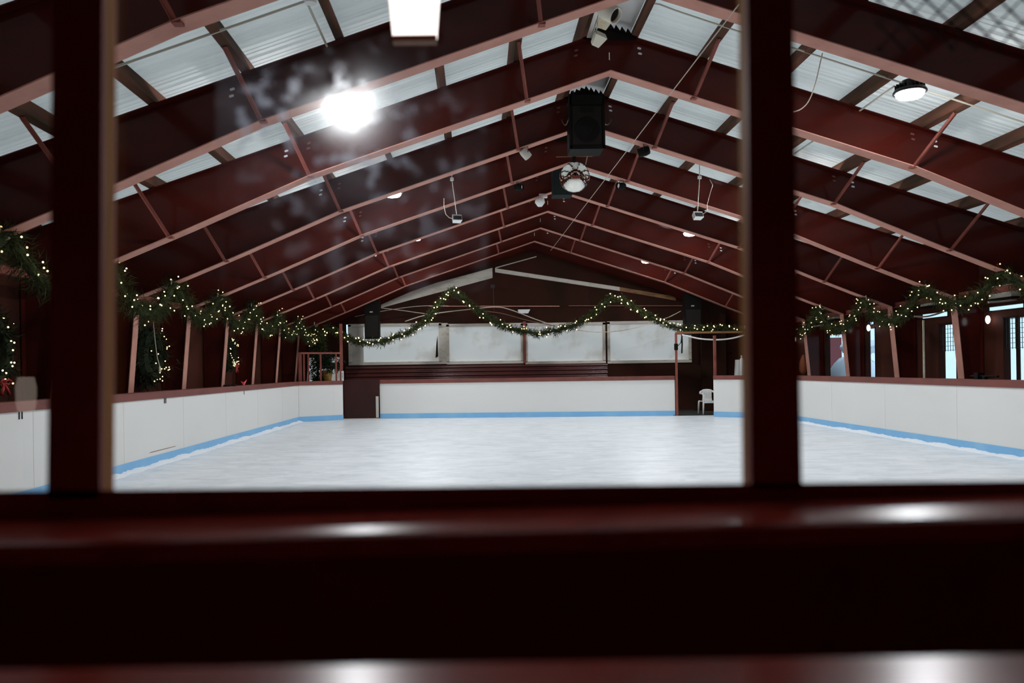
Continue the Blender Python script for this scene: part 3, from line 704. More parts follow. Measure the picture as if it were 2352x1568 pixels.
def make_chair():
    o = P(1622, 951, 24.5); o.z = .014; sc = .93
    t = thing('plastic_chair', 'white plastic garden chair in the far right gateway, half behind the board', 'chair', o)
    def p(x, y, z): return Vector((o.x + .10 + x * sc, o.y + y * sc, o.z + z * sc))
    # the chair faces the camera: -y is its front
    def bx(mb, a, b):
        A, B = p(*a), p(*b); return mb.box(A, B)
    s = MB(); bx(s, (-.24, -.24, .40), (.24, .22, .43)); bx(s, (-.25, -.26, .365), (.25, -.23, .43)); obj('seat', s, 'plastic', t)
    for sx in (-1, 1):
        for sy in (-1, 1):
            m_ = MB(); a = p(sx * .25, sy * .24, .66 if sy < 0 else .42); b = p(sx * .285, sy * .29, 0)
            m_.tube([a, p(sx * .265, sy * .26, .4), b], [.028, .03, .024], 8); obj('leg', m_, 'plastic', t, True)
        m_ = MB(); m_.tube([p(sx * .25, -.25, .64), p(sx * .27, -.15, .675), p(sx * .27, .1, .67), p(sx * .22, .25, .72), p(sx * .15, .27, .745)], .03, 8); obj('armrest', m_, 'plastic', t, True)
    m_ = MB(); m_.tube([p(-.22, .25, .71), p(-.12, .275, .775), p(0, .28, .785), p(.12, .275, .775), p(.22, .25, .71)], .026, 8)
    for k in range(5): bx(m_, (-.15 + k * .062, .235, .43), (-.15 + k * .062 + .05, .26, .77))
    bx(m_, (-.16, .24, .42), (.16, .262, .50)); bx(m_, (-.16, .24, .69), (.16, .262, .78)); obj('backrest', m_, 'plastic', t)
make_chair()
# draped container and bottle behind the corner board
a = P(1690, 826, 24.6); b = P(1724, 866, 24.6)
t = thing('draped_container', 'pale plastic-draped container behind the far right corner board', 'container', ((a.x + b.x) / 2, 24.6, 0))
cx = (a.x + b.x) / 2
obj('drape', MB().hexa([(a.x - .05, 24.4, .4), (b.x + .05, 24.4, .4), (b.x + .05, 24.8, .4), (a.x - .05, 24.8, .4)], [(a.x + .03, 24.45, a.z), (b.x - .03, 24.45, a.z), (b.x - .03, 24.75, a.z), (a.x + .03, 24.75, a.z)]), 'cloth', t)
obj('stand', MB().box((a.x, 24.45, -.02), (b.x, 24.75, .4)), 'black', t)
a = P(1703.5, 816, 24.3)
t = thing('bottle', 'white bottle standing in front of the pale draped container', 'bottle', (a.x, 24.3, 0))
obj('body', MB().lathe((a.x, 24.3, .9), [(.055, 0), (.055, a.z - 1.02), (.02, a.z - .96)], 14), 'white', t, True)
obj('cap', MB().lathe((a.x, 24.3, a.z - .05), [(.026, 0), (.026, .05)], 12), 'white', t)
obj('stand', MB().lathe((a.x, 24.3, -.02), [(.06, 0), (.06, .92)], 10), 'black', t)
# bits on the far wall
a = P(1203, 714, 27.1); t = thing('wall_light', 'small white box light on the far wall above the middle window', 'light', a)
obj('housing', MB().hexa([a + Vector(v) for v in ((-.17, -.05, -.08), (.15, -.05, -.08), (.15, .18, -.08), (-.17, .18, -.08))], [a + Vector(v) for v in ((-.2, -.05, .05), (.22, -.05, .05), (.22, .18, .05), (-.2, .18, .05))]), 'white', t)
obj('top', MB().box(a + Vector((-.2, -.05, .051)), a + Vector((.22, .18, .085))), 'black', t)
a = P(1135, 728, 26.6)
t = thing('round_ornament', 'dark red round ornament hanging behind the garland left of centre', 'ornament', a)
obj('ball', MB().ball(a, .155, 18, 12), 'gate', t, True)
tp = P(1133, 660, 26.6); obj('cord', MB().tube([a + Vector((0, 0, .15)), tp], .004, 5), 'ropedark', t)
a = P(1132, 657, 26.7); tag(obj('sensor', MB().box(a - Vector((.07, .05, .05)), a + Vector((.07, .05, .05))), 'darkmetal'), 'tiny grey sensor box hanging under the peak of the far gable', 'sensor')
def cable(px, y, r_, m, lb, cat='cable', name='cable', n=8):
    pts = [P(x, yy, y) for x, yy in px]; out = []
    for i in range(len(pts) - 1):
        p0 = pts[max(i - 1, 0)]; p1, p2 = pts[i], pts[i + 1]; p3 = pts[min(i + 2, len(pts) - 1)]
        for k in range(n):
            s = k / n; out.append(.5 * ((2 * p1) + (p2 - p0) * s + (2 * p0 - 5 * p1 + 4 * p2 - p3) * s * s + (3 * p1 - p0 - 3 * p2 + p3) * s ** 3))
    out.append(pts[-1])
    return tag(obj(name, MB().tube(out, r_, 6), m, smooth=True), lb, cat)
cable([(875, 707), (925, 713), (985, 721), (1010, 719)], 26.4, .012, 'cord', 'pale cable sagging right from the left column loudspeaker')
cable([(815, 727), (880, 714), (960, 703), (1030, 702)], 26.5, .010, 'cord', 'pale cable rising from the leftmost far window to the gable rail')
cable([(930, 738), (985, 722), (1080, 710), (1140, 705), (1175, 712), (1230, 733), (1280, 750)], 26.3, .017, 'cord', 'pale rope arching over the middle far windows')
cable([(1085, 712), (1150, 719), (1210, 735), (1290, 752)], 26.35, .014, 'ropedark', 'thin brown rope under the arching pale rope')
cable([(1280, 750), (1320, 757), (1365, 762), (1411, 761), (1457, 753), (1503, 738), (1534, 729), (1564, 714)], 26.3, .013, 'cream', 'cream rope hanging across the rightmost far window')
cable([(1567, 769), (1580, 772), (1610, 778), (1648, 780), (1680, 777), (1712, 769)], 23.9, .024, 'white', 'white rope hanging in a curve across the far right gateway')

# ------------------------------------------------------------------ ridge gear
# big loudspeaker
y = 12.75; a = P(1309, 222, y); b = P(1387, 341, y); cx, w = (a.x + b.x) / 2, (b.x - a.x) / 2
t = thing('loudspeaker', 'big black loudspeaker hanging by chains under the ridge above the mirror ball', 'loudspeaker', (cx, y, b.z))
m_ = MB(); m_.box((cx - w, y, b.z), (cx + w, y + .45, a.z)); m_.box((cx - w - .01, y - .03, b.z - .01), (cx + w + .01, y, b.z + .05)); m_.box((cx - w - .01, y - .03, a.z - .14), (cx + w + .01, y, a.z + .02))
for sx in (-1, 1): m_.box((cx + sx * w - .02, y - .03, b.z), (cx + sx * w + .02, y, a.z))
obj('cabinet', m_, 'black', t)
obj('grille', MB().box((cx - w + .03, y - .012, b.z + .06), (cx + w - .03, y, a.z - .15)), 'grille', t)
obj('woofer', MB().lathe((cx, y - .012, b.z + .30), [(.21, 0), (.19, .012), (.07, .004), (.05, .012)], 28, (0, -1, 0)), 'black', t)
obj('horn', MB().box((cx - .11, y - .02, b.z + .58), (cx + .11, y - .011, b.z + .66)), 'black', t)
for sx, px, py in ((-1, 1290, 275), (1, 1404, 275)):
    q = P(px, py, 13.25); p0 = Vector((cx + sx * w, y + .2, P(1340, 262, y).z)); n = 9; pts = []
    for k in range(n + 1):
        f_ = k / n; v = p0.lerp(q, f_); v.z -= .10 * 4 * f_ * (1 - f_); pts.append(v)
    m_ = MB()
    for i, (u, v) in enumerate(pairs(pts)): m_.beam(u - (v - u) * .2, v + (v - u) * .2, .018 if i % 2 else .006, .006 if i % 2 else .018)
    obj('chain', m_, 'chain', t)
for sx in (-1, 1): obj('hanger', MB().tube([(cx + sx * w * .7, y + .2, a.z), (cx + sx * w * .7, y + .2, zo(.3))], .008, 6), 'darkmetal', t)
# second loudspeaker beyond the ball
y = 17.4; a = P(1270, 388, y); b = P(1315, 447, y); cx, w = (a.x + b.x) / 2, (b.x - a.x) / 2
t = thing('loudspeaker', 'dark green loudspeaker under the ridge half hidden behind the mirror ball', 'loudspeaker', (cx, y, b.z))
obj('cabinet', MB().box((cx - w, y, b.z), (cx + w, y + .4, a.z)), 'teal', t)
obj('grille', MB().box((cx - w + .03, y - .012, b.z + .04), (cx + w - .03, y, a.z - .04)), 'teal', t)
for sx in (-1, 1): obj('hanger', MB().tube([(cx + sx * w * .8, y + .2, a.z), (cx + sx * w * .8, y + .2, zo(.2))], .008, 6), 'darkmetal', t)
# mirror ball
y = 14.6; c = P(1319.5, 407, y); rb = .276
t = thing('mirror_ball', 'mirror ball hanging under the ridge, white ice reflected in its lower half', 'mirror ball', c)
bl = MB(); rr = random.Random(5); rings = 40
for i in range(rings):
    a0, a1 = -PI / 2 + PI * i / rings, -PI / 2 + PI * (i + 1) / rings; am = (a0 + a1) / 2; seg = max(6, int(80 * math.cos(am)))
    for k in range(seg):
        t0, t1 = 2 * PI * k / seg, 2 * PI * (k + .93) / seg; tm = (t0 + t1) / 2; q = []
        j = Vector((rr.gauss(0, .012), rr.gauss(0, .012), rr.gauss(0, .012)))
        nrm = (Vector((math.cos(am) * math.cos(tm), math.cos(am) * math.sin(tm), math.sin(am))) + j).normalized()
        ctr = c + Vector((math.cos(am) * math.cos(tm), math.cos(am) * math.sin(tm), math.sin(am))) * rb
        for aa, tt in ((a0, t0), (a0, t1), (a1 - .006, t1), (a1 - .006, t0)):
            v = c + Vector((math.cos(aa) * math.cos(tt), math.cos(aa) * math.sin(tt), math.sin(aa))) * rb; v -= nrm * (v - ctr).dot(nrm); q.append(v)
        bl.quad(*q)
obj('mirror_tiles', bl, 'mirror', t, fix=False)
obj('core', MB().ball(c, rb - .006, 32, 20), 'purlin', t, True)
obj('motor', MB().lathe((c.x, c.y, c.z + rb - .01), [(.05, 0), (.05, .03), (.035, .04), (.035, .12)], 14), 'black', t)
bz = P(1319, 359.5, y).z
obj('crossbar', MB().tube([(P(1277, 359, y).x, y, bz), (P(1361, 359, y).x, y, bz)], .008, 6), 'brass', t)
obj('hanger', MB().tube([(c.x, y, bz), (c.x, y, zo(.1))], .008, 6), 'darkmetal', t)
obj('cable', MB().tube([P(1345, 378, y), P(1351, 350, y - .1), P(1352, 335, y - .2)], .007, 6), 'cord', t)

# floods and cans at the ridge between the second and third frames
def can_light(name, label, px, py, y, r_, L, axis, m, hang, lensm='black', grp=None, seg=20):
    c = P(px, py, y); ax = Vector(axis).normalized()
    t = thing(name, label, 'spotlight', c, grp)
    obj('housing', MB().lathe(c, [(r_ * .55, -L * .5), (r_ * .85, -L * .42), (r_, -L * .1), (r_ * .95, L * .5), (r_ * .82, L * .5), (r_ * .78, L * .3)], seg, ax, True, False), m, t, True)
    obj('lens', MB().lathe(c, [(r_ * .80, L * .32), (r_ * .5, L * .36)], seg, ax), lensm, t, True)
    b = MB(); s = ax.cross(Vector((0, 0, 1))).normalized() * (r_ + .012)
    b.tube([c - s, c - s * .95 + Vector((0, 0, r_ * 1.2)), c + Vector((0, 0, r_ * 1.5)), c + s * .95 + Vector((0, 0, r_ * 1.2)), c + s], .006, 5)
    b.tube([c + Vector((0, 0, r_ * 1.5)), c + Vector((0, 0, hang))], .006, 5)
    obj('bracket', b, 'darkmetal', t)
    return t
can_light('spotlight', 'round cream can light under the ridge at the top, dark lens to the right', 1398, 27, 9.9, .11, .26, (.55, -.45, -.55), 'creamw', .3)
def box_light(label, px, py, y, w, h, d, rot, m, up, grp=None, lens=True):
    c = P(px, py, y); t = thing('floodlight', label, 'floodlight', c, grp)
    R_ = Matrix.Rotation(rot[2], 3, 'Z') @ Matrix.Rotation(rot[0], 3, 'X') @ Matrix.Rotation(rot[1], 3, 'Y')
    def v(x, yy, z): return c + R_ @ Vector((x, yy, z))
    # a housing that narrows to the back, open towards -y
    obj('housing', MB().hexa([v(-w, -d, -h), v(w, -d, -h), v(w * .6, d, -h * .6), v(-w * .6, d, -h * .6)], [v(-w, -d, h), v(w, -d, h), v(w * .6, d, h * .6), v(-w * .6, d, h * .6)]), m, t)
    if lens: obj('lens', MB().hexa([v(-w * .86, -d - .006, -h * .8), v(w * .86, -d - .006, -h * .8), v(w * .86, -d, -h * .8), v(-w * .86, -d, -h * .8)], [v(-w * .86, -d - .006, h * .8), v(w * .86, -d - .006, h * .8), v(w * .86, -d, h * .8), v(-w * .86, -d, h * .8)]), lens if isinstance(lens, str) else 'black', t)
    obj('bracket', MB().tube([v(0, 0, h * .7), c + Vector((-.03, .02, up * .5)), c + Vector((-.02, 0, up))], .011, 6), 'darkmetal', t)
    return t
box_light('yellowed square floodlight at the top ridge, between the can light and the pale box light', 1386, 52, 10.2, .095, .085, .07, (-.9, .5, .5), 'cream', .28, lens=False)
box_light('pale box floodlight lowest of the three lights at the top ridge', 1373, 91, 10.5, .085, .07, .08, (-.7, .35, .6), 'creamw', .36, lens='creamw')
a = P(1372, 22, 9.9); b = P(1352, 86, 10.6)
tag(obj('light_bracket', MB().beam(a, b, .05, .012).beam(a + Vector((.04, 0, 0)), b + Vector((.04, 0, 0)), .012, .03), 'metal'), 'grey slotted bracket rail carrying the three ridge lights', 'bracket')
# small spots aimed at the mirror ball
G = 'small spotlights around the mirror ball'
can_light('spotlight', 'small grey spotlight clamped left of the big black loudspeaker', 1206, 352, 13.35, .075, .18, (.5, .3, -.5), 'greybox', .12, 'white', G)
can_light('spotlight', 'small black spotlight clamped right of the big black loudspeaker', 1479, 348, 13.35, .08, .2, (-.8, .2, -.2), 'black', .12, 'black', G)
can_light('spotlight', 'small black spotlight with white lens left of the mirror ball', 1191, 430, 15.8, .07, .18, (.85, -.45, -.05), 'black', .14, 'white', G)
can_light('spotlight', 'small black spotlight with white lens right of the mirror ball', 1427, 427, 15.8, .07, .18, (-.85, -.45, -.05), 'black', .14, 'white', G)
c = P(1240, 460, 18.2)
t = thing('spotlight', 'white spotlight clamped to a frame just below left of the mirror ball', 'spotlight', c, G)
obj('housing', MB().lathe(c - Vector((0, 0, .02)), [(.05, .11), (.10, .05), (.115, -.03), (.05, -.12), (.01, -.125)], 18), 'white', t, True)
obj('clamp', MB().box(c + Vector((-.02, -.06, .06)), c + Vector((.17, .06, .14))), 'white', t)
# floods on drop rods
def drop_flood(px, py, y, label, ptop, arc):
    c = P(px, py, y); t = thing('floodlight', label, 'floodlight', c, 'floodlights hanging on drop rods')
    R_ = Matrix.Rotation(.25, 3, 'Z') @ Matrix.Rotation(-.5, 3, 'X')
    def v(x, yy, z): return c + R_ @ Vector((x, yy, z))
    m_ = MB().hexa([v(-.085, -.05, -.06), v(.085, -.05, -.06), v(.07, .05, -.05), v(-.07, .05, -.05)], [v(-.085, -.05, .06), v(.085, -.05, .06), v(.07, .05, .05), v(-.07, .05, .05)])
    obj('housing', m_, 'silver', t)
    obj('lens', MB().hexa([v(-.065, -.058, -.04), v(.075, -.058, -.04), v(.075, -.05, -.04), v(-.065, -.05, -.04)], [v(-.065, -.058, .03), v(.075, -.058, .03), v(.075, -.05, .03), v(-.065, -.05, .03)]), 'black', t)
    tp = P(*ptop, y)
    obj('yoke', MB().box(v(-.02, -.02, .05), v(.03, .02, .10)), 'silver', t)
    obj('drop_rod', MB().tube([c + Vector((.0, 0, .08)), tp, tp + Vector((0, 0, .35))], .008, 6), 'cord', t)
    obj('rod_cap', MB().box(tp - Vector((.03, .02, .02)), tp + Vector((.03, .02, .03))), 'white', t)
    pts = [P(x, yy, y) for x, yy in arc]
    obj('cable', MB().tube(pts, .005, 5), 'cord', t)
drop_flood(1049, 503, 13.9, 'small silver floodlight on a drop rod left of the mirror ball', (1038, 412), [(1020, 455), (1020, 475), (1024, 492), (1032, 500), (1040, 502)])
drop_flood(1602, 496, 13.9, 'small silver floodlight on a drop rod near the right mullion', (1607, 408), [(1630, 412), (1637, 425), (1632, 440), (1624, 470), (1625, 485), (1612, 493)])

# high bay lamps
def high_bay(x, y, label, first=[None]):
    z = (P(2090, 214, 9.35).z if y < 10 else 4.60) if x > 0 else (4.55 if 12 < y < 15 else 4.585); c = Vector((x, y, z))
    if first[0] is None:
        t = thing('high_bay_lamp', label, 'lamp', c, 'round high bay lamps')
        obj('housing', MB().lathe(c, [(.150, .001), (.182, .004), (.182, .02), (.165, .045), (.11, .06), (.105, .10), (.085, .105), (.085, .15), (.04, .16)], 36, capa=False), 'darkmetal', t, True)
        obj('lens', MB().lathe(c, [(.150, .0), (.147, -.026), (.125, -.050), (.07, -.064), (.02, -.068)], 36, capa=False), 'lens', t, True)
        fin = MB()
        for k in range(18):
            th = 2 * PI * k / 18; d = Vector((math.cos(th), math.sin(th), 0)); s = Vector((-d.y, d.x, 0))
            fin.obox(c + d * .12 + Vector((0, 0, .075)), d * .04, s * .004, (0, 0, .03))
        obj('fins', fin, 'darkmetal', t)
        hk = MB().tube([c + Vector((0, 0, .16)), c + Vector((0, 0, .22)), c + Vector((.03, 0, .25)), c + Vector((0, 0, .29)), c + Vector((-.02, 0, .26))], .009, 6)
        hk.tube([c + Vector((0, 0, .28)), c + Vector((0, 0, .42))], .006, 6)
        obj('hook', hk, 'darkmetal', t)
        cb = MB(); q = random.Random(2); pts = [c + Vector((.02, 0, .17))]
        for k in range(26): pts.append(c + Vector((-.20 + .40 * q.random() - .05, .10 * q.random() - .05, .22 + .20 * q.random())))
        sm_ = []
        for p1, p2 in pairs(pts): sm_ += [p1.lerp(p2, f_) for f_ in (0, .33, .66)]
        for i in range(1, len(sm_) - 1): sm_[i] = (sm_[i - 1] + sm_[i] * 2 + sm_[i + 1]) / 4
        cb.tube(sm_, .006, 5); obj('coiled_cable', cb, 'black', t, True)
        first[0] = t; return t
    src = first[0]; t = src.copy(); C.objects.link(t); t.location = c; t['label'] = label
    for ch in src.children:
        d = ch.copy(); C.objects.link(d); d.parent = t
    return t
LX, RXL = -1.43, 5.02
high_bay(P(2090, 216, 9.35).x, 9.35, 'bright round high bay lamp at the upper right, right of the right mullion')
high_bay(LX, 9.35, 'bright high bay lamp glaring through the smeared glass at upper left')
high_bay(LX, 13.8, 'small bright high bay lamp below the smeared glass, left of the mirror ball')
high_bay(RXL, 13.8, 'high bay lamp hidden behind the right mullion')
high_bay(LX, 18.7, 'high bay lamp on the left row hidden behind the sixth frame')
high_bay(RXL, 18.7, 'distant bright high bay lamp just left of the right mullion')
high_bay(LX, 23.5, 'farthest high bay lamp on the left row, behind a frame')
high_bay(RXL, 23.5, 'farthest bright high bay lamp, above the right end of the far gable')

# conduits and loose wires
def roofline(px0, px1, y, lb, r_=.012, m='conduit'):
    pts = []
    for px, py in (px0, px1): pts.append(P(px, py, y))
    t = obj('conduit', MB().tube(pts, r_, 8), m); return tag(t, lb, 'conduit')
pa, pb = P(715, -2, 7.5), P(-40, 259, 7.5)
tag(obj('conduit', MB().tube([pa + (pa - pb) * .4, pa, pb], .013, 8), 'conduit'), 'thin cream conduit crossing the roof panels at upper left', 'conduit')
tag(obj('conduit', MB().tube([P(1500, 8, 9.9), P(1515, 10, 9.9), P(1552, 24, 9.9), P(1690, 70, 9.9), P(1817, 108.5, 9.9), P(2258, 250, 9.9), P(2352, 281, 9.9)], .011, 8), 'conduit'), 'thin cream conduit crossing the roof panels at upper right', 'conduit')
a = P(713, 3, 7.45); tag(obj('junction_box', MB().lathe(a, [(.055, -.02), (.06, 0), (.055, .03)], 16), 'white'), 'round white junction box on the upper left conduit', 'junction box')
tag(obj('conduit', MB().tube([P(708, 12, 7.6), P(751, 106, 8.4)], .012, 8), 'conduit'), 'short conduit along a purlin below the white junction box', 'conduit')
tag(obj('conduit', MB().tube([P(1975, 254, 10.7), P(2054, 198, 9.7)], .012, 8), 'conduit'), 'short pale conduit along the purlin left of the upper right lamp', 'conduit')
tag(obj('conduit', MB().tube([P(1826, 352, 13.1), P(1866, 325, 12.2)], .012, 8), 'conduit'), 'short pale conduit along a purlin just right of the right mullion', 'conduit')
tag(obj('wire', MB().tube([P(1697, 10, 7.0), P(1265, 575, 25.4)], .006, 6), 'cord'), 'taut pale wire slanting from the upper right mullion down to the far gable', 'wire')
cable([(1889, 122), (1885, 140), (1872, 195), (1857, 232), (1840, 250), (1822, 257)], 9.95, .007, 'cord', 'loose cable drooping from the upper right conduit to the right mullion', 'wire', 'wire')

# wire mesh in the upper right corner
t = thing('wire_mesh', 'out of focus diamond wire mesh hanging in the upper right corner', 'mesh', P(2200, -60, 1.4))
m_ = MB(); y = 1.4; a = P(2010, -60, y); b = P(2440, 112, y); W, H = b.x - a.x, a.z - b.z; st = .042
k = -int(H / st) - 1
while k * st < W + H:
    for sg in (1, -1):
        # lines x = a.x + k*st +- t
        pts = []
        for tt in (0, H):
            x = (k * st + tt) if sg > 0 else (k * st + H - tt)
            pts.append((x, tt))
        (x0, t0), (x1, t1) = pts
        def clip(xc): return t0 + (t1 - t0) * (xc - x0) / (x1 - x0)
        lo, hi = min(x0, x1), max(x0, x1)
        if hi > 0 and lo < W:
            xa, xb = max(lo, 0), min(hi, W); ta, tb = clip(xa), clip(xb)
            m_.beam((a.x + xa, y, b.z + ta), (a.x + xb, y, b.z + tb), .0026, .0026, (0, 1, 0))
    k += 1
obj('strands', m_, 'black', t)
obj('top_rod', MB().tube([(a.x, y, a.z), (b.x, y, a.z)], .01, 8), 'black', t)
for x in (a.x + .02, b.x - .02): obj('hanger', MB().tube([(x, y, a.z), (x, y, zo(abs(x - RX)) - .02)], .004, 5), 'black', t)

# ------------------------------------------------------------------ garlands, wreaths
BULB = MB().ball((0, 0, 0), .0115, 8, 6); BULB_F = MB().ball((0, 0, 0), .019, 8, 6)
def mesh_of(mb, m, name):
    me = bpy.data.meshes.new(name); me.from_pydata(mb.v, [], mb.f); me.materials.append(M[m])
    for p in me.polygons: p.use_smooth = True
    return me
bulb_near, bulb_far = mesh_of(BULB, 'bulb', 'bulb'), mesh_of(BULB_F, 'bulb', 'bulb_far')
def swag(label, pts, rad, nb, seed, far=False, group='lit garlands around the hall', dens=1.0, name='garland', mfol='foliage'):
    r = random.Random(seed); pts = [Vector(p) for p in pts]
    t = thing(name, label, name, pts[0], group)
    # resample
    L = [0]
    for p, q in pairs(pts): L.append(L[-1] + (q - p).length)
    def at(s):
        for i in range(len(pts) - 1):
            if s <= L[i + 1]: return pts[i].lerp(pts[i + 1], (s - L[i]) / max(1e-6, L[i + 1] - L[i]))
        return pts[-1]
    mb = MB(); n = int(L[-1] / .05 * dens); step = L[-1] / n
    for k in range(n):
        c = at((k + .5) * step) + Vector((r.gauss(0, rad * .13), r.gauss(0, rad * .13), r.gauss(0, rad * .16)))
        sprigs(mb, c, None, rad * r.uniform(.55, .95), 44, rad * .75, .006 if not far else .012, r)
    core = [at(L[-1] * i / 24) for i in range(25)]
    mb.tube(core, rad * .25, 7)
    obj('foliage', mb, mfol, t, fix=False)
    for k in range(nb):
        c = at(L[-1] * (k + r.random()) / nb); d = Vector((r.gauss(0, 1), -abs(r.gauss(0, 1)) - .2, r.gauss(0, 1))).normalized()
        if not far and c.x < 0: d.x = abs(d.x)
        if not far and c.x > 6: d.x = -abs(d.x)
        o = bpy.data.objects.new('bulb', bulb_far if far else bulb_near); C.objects.link(o); o.parent = t
        o.location = c + d.normalized() * rad * r.uniform(.85, 1.1) - t.location
    return t
def sagpts(a, b, sag, n=12, skew=.5):
    a, b = Vector(a), Vector(b); out = []
    for k in range(n + 1):
        f_ = k / n; v = a.lerp(b, f_); g = f_ ** (math.log(.5) / math.log(skew)); v.z -= sag * 4 * g * (1 - g); out.append(v)
    return out
XG, ZG = -4.99, 3.04
left_l = ['lit pine garland at the left edge, left of the left mullion',
          'thick lit pine garland sloping down from behind the left mullion',
          'lit pine garland swag above the big left wreath', 'lit pine garland swag, second right of the left mullion\'s wreath',
          'lit pine garland swag above the small bow wreath', 'lit pine garland swag, second from the far left corner', 'lit pine garland swag next to the far left corner']
left_l = ['lit pine garland swag left of the left mullion, ending behind it',
          'thick pine garland swag just right of the left mullion, above the big wreath',
          'lit pine garland swag above the column right of the big wreath',
          'lit pine garland swag above the small wreath with red bow',
          'lit pine garland swag on the left wall, first beyond the bow wreath',
          'lit pine garland swag on the left wall, second beyond the bow wreath',
          'lit pine garland swag on the left wall nearest the far railing']
segs = [(1, 2), (2, 3), (3, 4), (4, 5), (5, 6), (6, 7), (7, 8)]
for i, (a, b) in enumerate(segs):
    swag(left_l[i], sagpts((XG - .02 * a, YF[a], ZG), (XG - .02 * b, YF[b], ZG - (.0 if b < 8 else .1)), .55 if i != 1 else .62), .235 - .01 * i, [22, 30, 26, 26, 24, 22, 20][i], 20 + i)
swag('lit pine garland swag in the top left corner left of the left mullion', sagpts((XG, YF[0], ZG), (XG, YF[1], ZG), .5), .23, 18, 77)
# far left link and far garlands
swag('short lit garland linking the left wall to the far end', [P(*q) for q in ((700, 752, 24.6), (718, 785, 24.7), (735, 775, 24.8), (752, 752, 24.9), (775, 760, 25.0), (795, 778, 25.1))], .15, 18, 31, True)
swag('lit garland swag hanging in front of the leftmost far window', [P(x, y, 25.2) for x, y in ((793, 772), (815, 784), (840, 787), (868, 786), (905, 776), (940, 762), (975, 738), (1000, 708), (1020, 685), (1040, 664))], .16, 42, 32, True, dens=1.1)
swag('lit garland swag hanging over the middle far windows', [P(x, y, 25.2) for x, y in ((1040, 664), (1060, 680), (1085, 703), (1115, 725), (1150, 746), (1190, 758), (1235, 766), (1280, 758), (1320, 747), (1355, 728), (1385, 700), (1405, 682))], .16, 50, 33, True, dens=1.1)
swag('lit garland swag falling right over the rightmost far window', [P(x, y, 25.2) for x, y in ((1405, 682), (1430, 688), (1455, 703), (1490, 725), (1525, 742), (1565, 755))], .14, 28, 34, True)
swag('lit garland stretch above the far right gateway', [P(x, y, 25.0) for x, y in ((1565, 755), (1600, 753), (1640, 753), (1680, 755), (1725, 753))], .14, 24, 35, True)
# right wall garlands
XH = 8.80
rpk = {7: 2.86, 6: 2.92, 5: 2.95, 4: 2.98, 3: 3.0, 2: 3.02}
right_l = {(7, 6): 'lit pine garland swag on the right wall, just right of the right mullion', (6, 5): 'lit pine garland swag on the right wall, second right of the right mullion',
           (5, 4): 'lit pine garland swag on the right wall, third right of the right mullion', (4, 3): 'lit pine garland swag on the right wall, fourth right of the right mullion',
           (3, 2): 'lit pine garland at the right edge of the picture'}
for i, ((a, b), lb) in enumerate(right_l.items()):
    swag(lb, sagpts((XH, YF[a], rpk[a]), (XH, YF[b], rpk[b]), [.55, .62, .58, .42, .45][i]), [.19, .20, .20, .19, .19][i], [26, 30, 28, 30, 20][i], 50 + i)
# hooks
for s, x, fr in ((-1, XG, (1, 2, 3, 4, 5, 6, 7, 8)), (1, XH, (3, 4, 5, 6))):
    for k in fr:
        z = zi(abs(x - RX))
        p = Vector((x - .02 * k if s < 0 else x, YF[k] - .12, z))
        mb = MB().tube([p + Vector((0, .05, 0)), p + Vector((0, -.01, .02)), p + Vector((0, -.02, -.06)), p + Vector((.05, -.02, -.12)), p + Vector((.11, -.02, -.08))], .011, 6)
        fo = {-1: 'left', 1: 'right'}[s]
        tag(obj('garland_hook', mb, 'cord'), f'pale hook tying the {fo} wall garland to the {ordw[k]} frame', 'hook', 'garland hooks')

def wreath(label, y, z, R_, tube, nb, seed, bow=False, solid=False, x=-6.02):
    r = random.Random(seed); c = Vector((x, y, z)); t = thing('wreath', label, 'wreath', c, 'wreaths on the left wall')
    mb = MB()
    n = int(2 * PI * R_ / .05)
    for k in range(n):
        th = 2 * PI * k / n
        p = c + Vector((0, math.cos(th) * R_, math.sin(th) * R_ * 1.0))
        p += Vector((r.gauss(0, .03), r.gauss(0, .04), r.gauss(0, .04)))
        sprigs(mb, p, None, tube * .9, 34, tube * .7, .014, r)
    ring = [c + Vector((0, math.cos(2 * PI * k / 32) * R_, math.sin(2 * PI * k / 32) * R_)) for k in range(33)]
    mb.tube(ring, tube * .5, 8, False)
    obj('foliage', mb, 'foliage2', t, fix=False)
    for k in range(nb):
        th = r.uniform(0, 2 * PI); d = Vector((1, r.uniform(-.8, .8), r.uniform(-.8, .8))).normalized()
        o = bpy.data.objects.new('bulb', bulb_near); C.objects.link(o); o.parent = t
        o.location = Vector((0, math.cos(th) * R_, math.sin(th) * R_)) + d * tube * .95 + Vector((0, r.gauss(0, .05), 0))
    if bow:
        bm_ = MB(); b = c + Vector((tube, 0, -R_))
        for sy in (-1, 1):
            bm_.tube([b, b + Vector((.03, sy * .06, .04)), b + Vector((.04, sy * .11, .01)), b + Vector((.02, sy * .06, -.03)), b], .016, 6)
            bm_.tube([b, b + Vector((.02, sy * .04, -.08)), b + Vector((.02, sy * .08, -.15))], [.012, .018, .02], 6)
        obj('bow', bm_, 'ribbon', t, True)
    # it hangs on the wall
    obj('hanger', MB().tube([c + Vector((0, 0, R_)), Vector((XL, y, z + R_ + .5))], .006, 5), 'wire', t)
    return t
wreath('big dark wreath with white lights hanging on the left wall right of the mullion', 14.65, 1.83, .36, .27, 26, 61)
wreath('small brightly lit wreath with a red bow on the left wall', 19.4, 1.95, .30, .15, 34, 62, True)
wreath('lit wreath cut off by the left edge of the picture', 9.8, 1.80, .38, .20, 26, 63, True)
c = P(352, 741, 14.0)
t = thing('extension_cord', 'pale cord with a plug dangling in front of the big wreath', 'cord', c)
